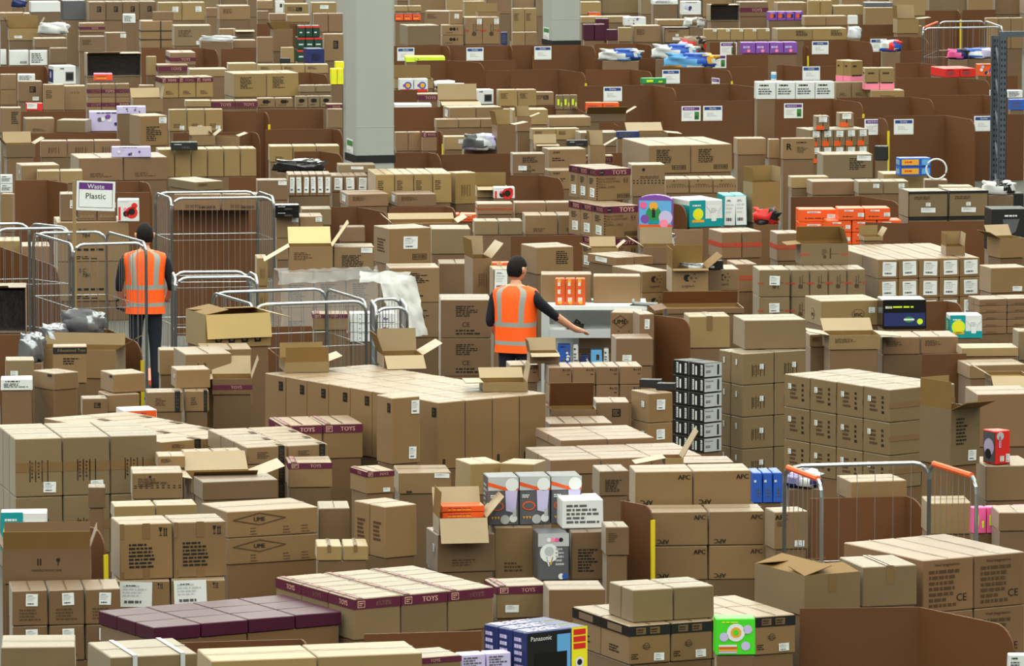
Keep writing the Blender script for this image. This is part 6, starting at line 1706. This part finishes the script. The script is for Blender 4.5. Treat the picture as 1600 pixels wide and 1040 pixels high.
# ------------------------------------------------------------ packing bench with goods
p = P(843, 478, 1.08); s = scale_at(p); Wb = 168 / s; Db = .75
root = bpy.data.objects.new('packing_bench', None); COL.objects.link(root); root.location = (p.x, p.y, 0); tag(root, 'white packing bench beside the reaching worker', 'bench')
mb = MB(); mb.box(0, 0, 1.04, Wb, Db, 1.08, 'bench_white'); obj('top', mb, root)
mb = MB(); mb.box(.1, 0, .80, Wb, Db - .02, .83, 'bench_white'); mb.box(.1, -.01, .76, Wb, 0, .84, 'grey_light'); obj('shelf', mb, root)
mb = MB(); mb.box(.1, 0, .42, Wb, Db, .45, 'bench_white'); obj('lower_shelf', mb, root)
mb = MB(); mb.box(.1, Db - .03, .1, Wb, Db, 1.04, 'bench_white'); obj('back_board', mb, root)
for xx in (.06, Wb - .06): mb = MB(); mb.box(xx - .04, .0, 0, xx + .04, .06, 1.04, 'grey_light'); obj('leg', mb, root)
for xx in (.06, Wb - .06): mb = MB(); mb.box(xx - .04, Db - .1, 0, xx + .04, Db - .04, 1.04, 'grey_light'); obj('leg', mb, root)
foot('bench', p, Vector((1, 0, 0)), Vector((0, 1, 0)), Wb, Db, 0, 1.08)
def on_bench(x0, x1, y, h, z, desc, c, deco, d=.2, name='product_box', cat='box', fwd=.04):
    q = P(x0, y, z); W = (x1 - x0) / s; card = c if isinstance(c, str) else CC[c]; me, lb = carton_mesh(W, d, h / s, card, deco)
    o = obj(name, me, None, (q.x, p.y + fwd, z)); tag(o, desc, cat); put_labels(o, lb, W, d, h / s)
    FP.append((desc, [(q.x, p.y + fwd), (q.x + W, p.y + fwd), (q.x + W, p.y + fwd + d), (q.x, p.y + fwd + d)], z, z + h / s, 'on', 0)); return o
on_bench(846, 925, 478, 44, 1.082, 'carton with side sheets on packing bench', 0, '', .3, 'cardboard_carton', 'carton', .38)
on_bench(928, 1002, 478, 42, 1.082, 'plain wide carton on packing bench', 0, '', .3, 'cardboard_carton', 'carton', .3)
for i in range(3): on_bench(868 + i * 16, 883 + i * 16, 480, 42, 1.082, ('left', 'middle', 'right')[i] + ' fiery orange pack on packing bench', 'orange_deep', 'fire', .12, 'pouch_pack', 'pack', .08)
on_bench(870, 890, 557, 36, .452, 'blue slim box under packing bench', 'blue', 'art', .2)
on_bench(894, 902, 557, 37, .452, 'narrow white box under packing bench', 'white_card', 'prt', .2)
on_bench(905, 919, 557, 20, .452, 'dark blue small box under packing bench', 'blue_dark', 'art', .15)
on_bench(921, 939, 557, 28, .452, 'light blue toy box with black lens under bench', 'blue_light', 'sq', .15)
on_bench(941, 949, 557, 30, .452, 'white slim box at right under packing bench', 'white_card', 'prt', .15)
on_bench(903, 962, 557, 45, .452, 'brown carton behind toys under bench', 0, 'tapeH', .25, 'cardboard_carton', 'carton', .3)
mb = MB(); mb.smooth = True; mb.tube([(0, 0, .03), (.05, 0, .045), (.14, 0, .03)], .022, 'black', 8); mb.tube([(.0, 0, .0), (.0, 0, .07)], .03, 'black', 8); mb.tube([(.06, .02, .05), (.09, .02, .085)], .03, 'black', 8)
q = P(890, 508, .83); tag(obj('label_scanner', mb, None, (q.x, p.y + .15, .831)), 'black hand scanner on the bench shelf', 'device')
mb = MB(); mb.box(0, 0, 0, .2, .3, .012, 'paper'); mb.box(.01, .02, .012, .19, .28, .02, 'paper'); q = P(853, 508, .83)
tag(obj('paper_stack', mb, None, (q.x, p.y + .1, .831), .1), 'white papers under the worker hand', 'paper')
mb = MB(); mb.box(0, 0, 0, .26, .02, .02, 'paper_grey'); mb.box(0, -.12, -.004, .26, .02, .002, 'black'); mb.box(0, 0, 0, .02, .02, .05, 'paper_grey'); q = P(990, 486, 1.08)
tag(obj('tape_dispenser', mb, None, (q.x, p.y + .15, 1.086), -.25), 'silver and black tool lying at bench right', 'tool')
# ------------------------------------------------------------ clear film over the wrapped pallet
def film(pts, nx, nz, desc, m, sag=.03, seed=1):
    """draped sheet between four corners TL TR BR BL with creases"""
    r = random.Random(seed); mb = MB(); TL, TR, BR, BL = [Vector(q) for q in pts]; vs = []
    for j in range(nz + 1):
        for i in range(nx + 1):
            a, b = i / nx, j / nz; q = (TL * (1 - a) + TR * a) * (1 - b) + (BL * (1 - a) + BR * a) * b
            q = q + Vector((r.uniform(-.008, .008), -abs(math.sin(a * 17 + b * 5) * sag) + r.uniform(-.012, .004), r.uniform(-.01, .01))); vs.append(q)
    w = nx + 1; mb.raw(vs, [(j * w + i, j * w + i + 1, (j + 1) * w + i + 1, (j + 1) * w + i) for j in range(nz) for i in range(nx)], m); mb.smooth = True
    o = obj('stretch_film', mb); tag(o, desc, 'film')
def wpt(b, u, v, z): q = b.p + b.u * u * b.W + b.v * v * b.D; return (q.x, q.y, z)
e = s26
def off(t, k=.03): return (t[0] - e.u.y * 0 , t[1] - k, t[2])
film([off(wpt(e, 0, 0, e.z)), off(wpt(e, 1, 0, e.z)), off(wpt(e, 1, 0, e.z0 + .1)), off(wpt(e, 0, 0, e.z0 + .1))], 22, 9, 'clear stretch film around the wrapped pallet front', 'wrap', .02, 2)
film([off(wpt(e, -.03, 0, e.z + .02), .05), off(wpt(e, 1, 0, e.z + .05), .05), off(wpt(e, 1, 0, e.z - .08), .06), off(wpt(e, -.03, 0, e.z - .12), .06)], 22, 3, 'dense white film band around the wrapped pallet', 'wrap_dense', .02, 4)
a = P(592, 420, 1.38); b2 = P(650, 424, 1.38)
film([(a.x, a.y - .5, 1.38), (b2.x, a.y - .5, 1.36), (b2.x + .12, a.y - .62, .78), (b2.x - .22, a.y - .6, .75)], 9, 12, 'white film draped down beside the wrapped pallet', 'wrap_drape', .06, 6)
a = P(565, 415, 1.4)
film([(a.x, a.y - .55, 1.40), (b2.x - .05, a.y - .6, 1.40), (b2.x - .1, a.y - .62, 1.28), (a.x, a.y - .58, 1.3)], 10, 4, 'bunched white film at the top of the pallet', 'wrap_drape', .04, 7)

# ------------------------------------------------------------ people
def skin_body(verts, edges, radii, root_i=0, sub=2):
    me = bpy.data.meshes.new('b'); me.from_pydata(verts, edges, []); me.update()
    o = bpy.data.objects.new('b', me); COL.objects.link(o)
    o.modifiers.new('s', 'SKIN'); sv = me.skin_vertices[0].data
    for i, r in enumerate(radii): sv[i].radius = (r, r) if not isinstance(r, tuple) else r; sv[i].use_root = (i == root_i)
    m = o.modifiers.new('d', 'SUBSURF'); m.levels = sub; m.render_levels = sub
    dg = bpy.context.evaluated_depsgraph_get(); dg.update()
    out = bpy.data.meshes.new_from_object(o.evaluated_get(dg)); bpy.data.objects.remove(o); bpy.data.meshes.remove(me)
    return out
def hand_chain(V, E, R, wi, wrist, fwd, side, up, curl=.5):
    """palm and five fingers from wrist vertex wi; fwd along hand, side towards thumb"""
    def add(p, r, par): V.append(tuple(p)); R.append(r); E.append((par, len(V) - 1)); return len(V) - 1
    palm = add(wrist + fwd * .045, .028, wi); kn = wrist + fwd * .085; k0 = add(kn, .026, palm)
    for i, (o, l) in enumerate(((.030, .068), (.010, .076), (-.011, .070), (-.031, .054))):
        a = add(kn + side * o + fwd * .012, .011, k0 if i in (1, 2) else palm); b = add(kn + side * o * 1.1 + fwd * (.012 + l * .5) - up * curl * .012, .0095, a); add(kn + side * o * 1.1 + fwd * (.012 + l * .85) - up * curl * .05, .008, b)
    t = add(wrist + fwd * .03 + side * .036, .013, palm); t2 = add(wrist + fwd * .06 + side * .058 - up * .008, .011, t); add(wrist + fwd * .088 + side * .062 - up * .016, .009, t2)
def person(loc, rz, larm, rarm, desc, lean=0.0, turn=0.0, legs=None):
    """local frame: faces +y, x to the right; larm / rarm = (elbow, wrist, hand direction)"""
    V = [(0, 0, .98), (0, .01, 1.15), (0, .0, 1.32), (0, -.01, 1.45), (0, 0, 1.52), (0, .02, 1.58)]
    R = [(.155, .115), (.15, .11), (.165, .115), (.11, .085), .055, .055]
    E = [(0, 1), (1, 2), (2, 3), (3, 4), (4, 5)]
    def add(p, r, par): V.append(tuple(p)); R.append(r); E.append((par, len(V) - 1)); return len(V) - 1
    for (el, wr, hd), sx in ((larm, -1), (rarm, 1)):
        sh = add((sx * .19, -.01, 1.43), .068, 3); m = add(Vector((sx * .215, -.01, 1.38)), .064, sh)
        e1 = add(el, .047, m); w1 = add(wr, .030, e1); f = Vector(hd).normalized(); up = Vector((0, 0, 1)) if abs(f.z) < .8 else Vector((0, 1, 0))
        sd = f.cross(up).normalized() * (-sx); hand_chain(V, E, R, w1, Vector(wr), f, sd, up)
    for sx in (-1, 1):
        k = legs or ((.10, .0, .50), (.10, -.02, .09))
        h = add((sx * .095, 0, .90), .098, 0); kn = add((sx * k[0][0], k[0][1], k[0][2]), .062, h); an = add((sx * k[1][0], k[1][1], k[1][2]), .045, kn); add((sx * (k[1][0] + .02), k[1][1] + .16, .045), .042, an)
    me = skin_body(V, E, R)
    for n in ('navy', 'skin', 'trouser', 'black'): me.materials.append(MATS[n])
    els = [Vector(larm[0]), Vector(rarm[0])]; wrs = [Vector(larm[1]), Vector(rarm[1])]
    for p in me.polygons:
        c = p.center; k = 0
        if c.z < .10: k = 3
        elif c.z < .97 and abs(c.x) < .24 and all((c - w).length > .22 for w in wrs): k = 2
        elif c.z > 1.50 and abs(c.x) < .1: k = 1
        else:
            for e_, w_ in zip(els, wrs):
                d_ = (w_ - e_); t = (c - e_).dot(d_) / d_.length_squared
                if t > .12 and (c - (e_ + d_ * min(t, 1))).length < .17 and abs(c.x) > .12: k = 1
        p.material_index = k; p.use_smooth = True
    body = obj('person', me, None, loc, rz); tag(body, desc, 'person')
    # head with face
    mb = MB(); mb.smooth = True; vs = []; fs = []; n, nr = 24, 18
    for i in range(nr + 1):
        t = math.pi * i / nr
        for k in range(n):
            f = 2 * math.pi * k / n; x, y, z = math.sin(t) * math.cos(f), math.sin(t) * math.sin(f), math.cos(t)
            X, Y, Z = x * .075, y * .096, z * .118
            if z < 0: X *= 1 - .28 * z * z; Y *= 1 - (.12 if y > 0 else .3) * z * z
            g = lambda cx, cz, wd: math.exp(-((x - cx) ** 2 + (z - cz) ** 2) / wd)
            if y > 0: Y += .024 * g(0, -.12, .012) - .008 * (g(.36, .08, .03) + g(-.36, .08, .03)) + .007 * g(0, -.5, .02) + .008 * g(0, -.85, .05) + .005 * g(0, .25, .08)
            vs.append((X, Y, Z))
    for i in range(nr):
        for k in range(n): fs.append((i * n + k, (i + 1) * n + k, (i + 1) * n + (k + 1) % n, i * n + (k + 1) % n))
    mb.raw(vs, fs, 'skin')
    head = obj('head', mb, body, (0, .03, 1.665)); head.rotation_euler = (-.12, 0, turn); head.scale = (1.1, 1.06, 1.04)
    mh = MB(); mh.smooth = True; vs = []; r_ = random.Random(3)
    for i in range(nr + 1):
        t = math.pi * .80 * i / nr
        for k in range(n):
            f = 2 * math.pi * k / n; y = math.sin(f); lim = math.pi * (.69 if y < -.3 else .69 - (y + .3) * .55 if y < .2 else .36 + .1 * (1 - y)); tt = min(t, lim)
            x_, y_, z_ = math.sin(tt) * math.cos(f), math.sin(tt) * y, math.cos(tt); q = 1.09 + r_.uniform(-.012, .012)
            tp = 1 - (.22 * z_ * z_ if z_ < 0 else 0); vs.append((x_ * .075 * q * tp, y_ * .096 * q * tp - .002, z_ * .118 * q))
    mh.raw(vs, [(i * n + k, (i + 1) * n + k, (i + 1) * n + (k + 1) % n, i * n + (k + 1) % n) for i in range(nr) for k in range(n)], 'hair'); obj('hair', mh, head)
    for sx in (-1, 1):
        me_ = MB(); me_.smooth = True; me_.tube([(sx * .074, .0, -.03), (sx * .083, -.008, .0), (sx * .084, -.012, .025)], .013, 'skin', 8); obj('ear', me_, head)
        ey = MB(); ey.smooth = True; ey.tube([(sx * .03, .082, .012), (sx * .03, .089, .012)], .009, 'ink', 8); obj('eye', ey, head)
    mm = MB(); mm.box(-.022, .088, -.058, .022, .0935, -.051, 'ink_red'); obj('mouth', mm, head)
    # hi-vis vest: shell around the torso
    mv = MB(); mv.smooth = True; N = 40; rings = [(.87, .206, .152), (.895, .203, .150), (.92, .20, .148), (.945, .199, .147), (.985, .198, .146), (1.03, .197, .145), (1.08, .197, .144), (1.12, .198, .144), (1.165, .20, .144), (1.22, .203, .144), (1.28, .206, .142), (1.34, .214, .138), (1.40, .228, .132), (1.445, .232, .120), (1.482, .205, .104), (1.512, .11, .08)]
    rr_ = random.Random(5); vs = []
    for (z, a, b) in rings:
        for k in range(N):
            f = 2 * math.pi * k / N; cx, sy = math.cos(f), math.sin(f); e_ = .72
            w_ = 1 + .012 * math.sin(f * 5 + z * 14) * (1 if z < 1.3 else .3)
            vs.append((math.copysign(abs(cx) ** e_, cx) * a * w_, math.copysign(abs(sy) ** e_, sy) * b * w_ + .0, z + (0 if z > .82 else .01 * math.sin(f * 3))))
    fs = []; ms = []
    for i in range(len(rings) - 1):
        zc = (rings[i][0] + rings[i + 1][0]) / 2
        for k in range(N):
            fs.append((i * N + k, i * N + (k + 1) % N, (i + 1) * N + (k + 1) % N, (i + 1) * N + k))
            xx = (vs[9 * N + k][0] + vs[9 * N + (k + 1) % N][0]) / 2
            band = (.945 < zc < .985 + .01) or (1.12 < zc < 1.165) or (zc > 1.14 and .085 < abs(xx) < .14 and abs(math.sin(2 * math.pi * (k + .5) / N)) > .35)
            ms.append('reflective' if band else 'hivis')
    for f_, m_ in zip(fs, ms): mv.f.append(f_); mv.m.append(mv.mi(m_))
    mv.v = vs
    v_ = obj('hivis_vest', mv, body); v_['label'] = 'orange vest with grey reflective bands'
    foot(desc, Vector((loc[0] - .2, loc[1] - .15, 0)), Vector((1, 0, 0)), Vector((0, 1, 0)), .4, .3, 0, 1.75)
    return body
p1 = P(226, 352, 1.77); p2 = P(806, 404, 1.77)
person((p1.x, p1.y, 0), .06, ((-.27, .03, 1.14), (-.225, .22, .95), (.1, .6, -.5)), ((.275, .02, 1.14), (.23, .24, 1.0), (-.1, .7, -.2)), 'worker in orange vest seen from behind, pushing a handle', turn=.15)
person((p2.x, p2.y, 0), -.42, ((-.27, -.02, 1.15), (-.25, .16, .98), (.1, .7, -.3)), ((.33, .17, 1.22), (.46, .38, 1.07), (.5, .8, -.25)), 'worker in orange vest reaching right towards the bench', turn=-.35)
# pallet truck handle held by the first worker
root = bpy.data.objects.new('pallet_truck', None); COL.objects.link(root); root.location = (p1.x - .12, p1.y + .42, 0); root.rotation_euler = (0, 0, .06); tag(root, 'black handled pallet truck pushed by the worker', 'truck')
mb = MB(); mb.smooth = True; mb.tube([(-.11, -.14, .86), (-.20, -.16, .90), (-.21, -.14, .97), (-.12, -.12, 1.0), (.1, -.12, 1.0), (.2, -.14, .97), (.19, -.16, .9), (.1, -.14, .86), (-.11, -.14, .86)], .016, 'black', 8); obj('handle', mb, root)
mb = MB(); mb.tube([(0, -.14, .87), (0, .12, .2)], .022, 'steel_dark', 8); obj('shaft', mb, root)
mb = MB(); mb.box(-.27, .1, .06, -.11, 1.2, .11, 'orange_grip'); obj('fork', mb, root); mb = MB(); mb.box(.11, .1, .06, .27, 1.2, .11, 'orange_grip'); obj('fork', mb, root)
mb = MB(); mb.tube([(-.05, .1, .09), (.05, .1, .09)], .09, 'black', 14); obj('wheel', mb, root)
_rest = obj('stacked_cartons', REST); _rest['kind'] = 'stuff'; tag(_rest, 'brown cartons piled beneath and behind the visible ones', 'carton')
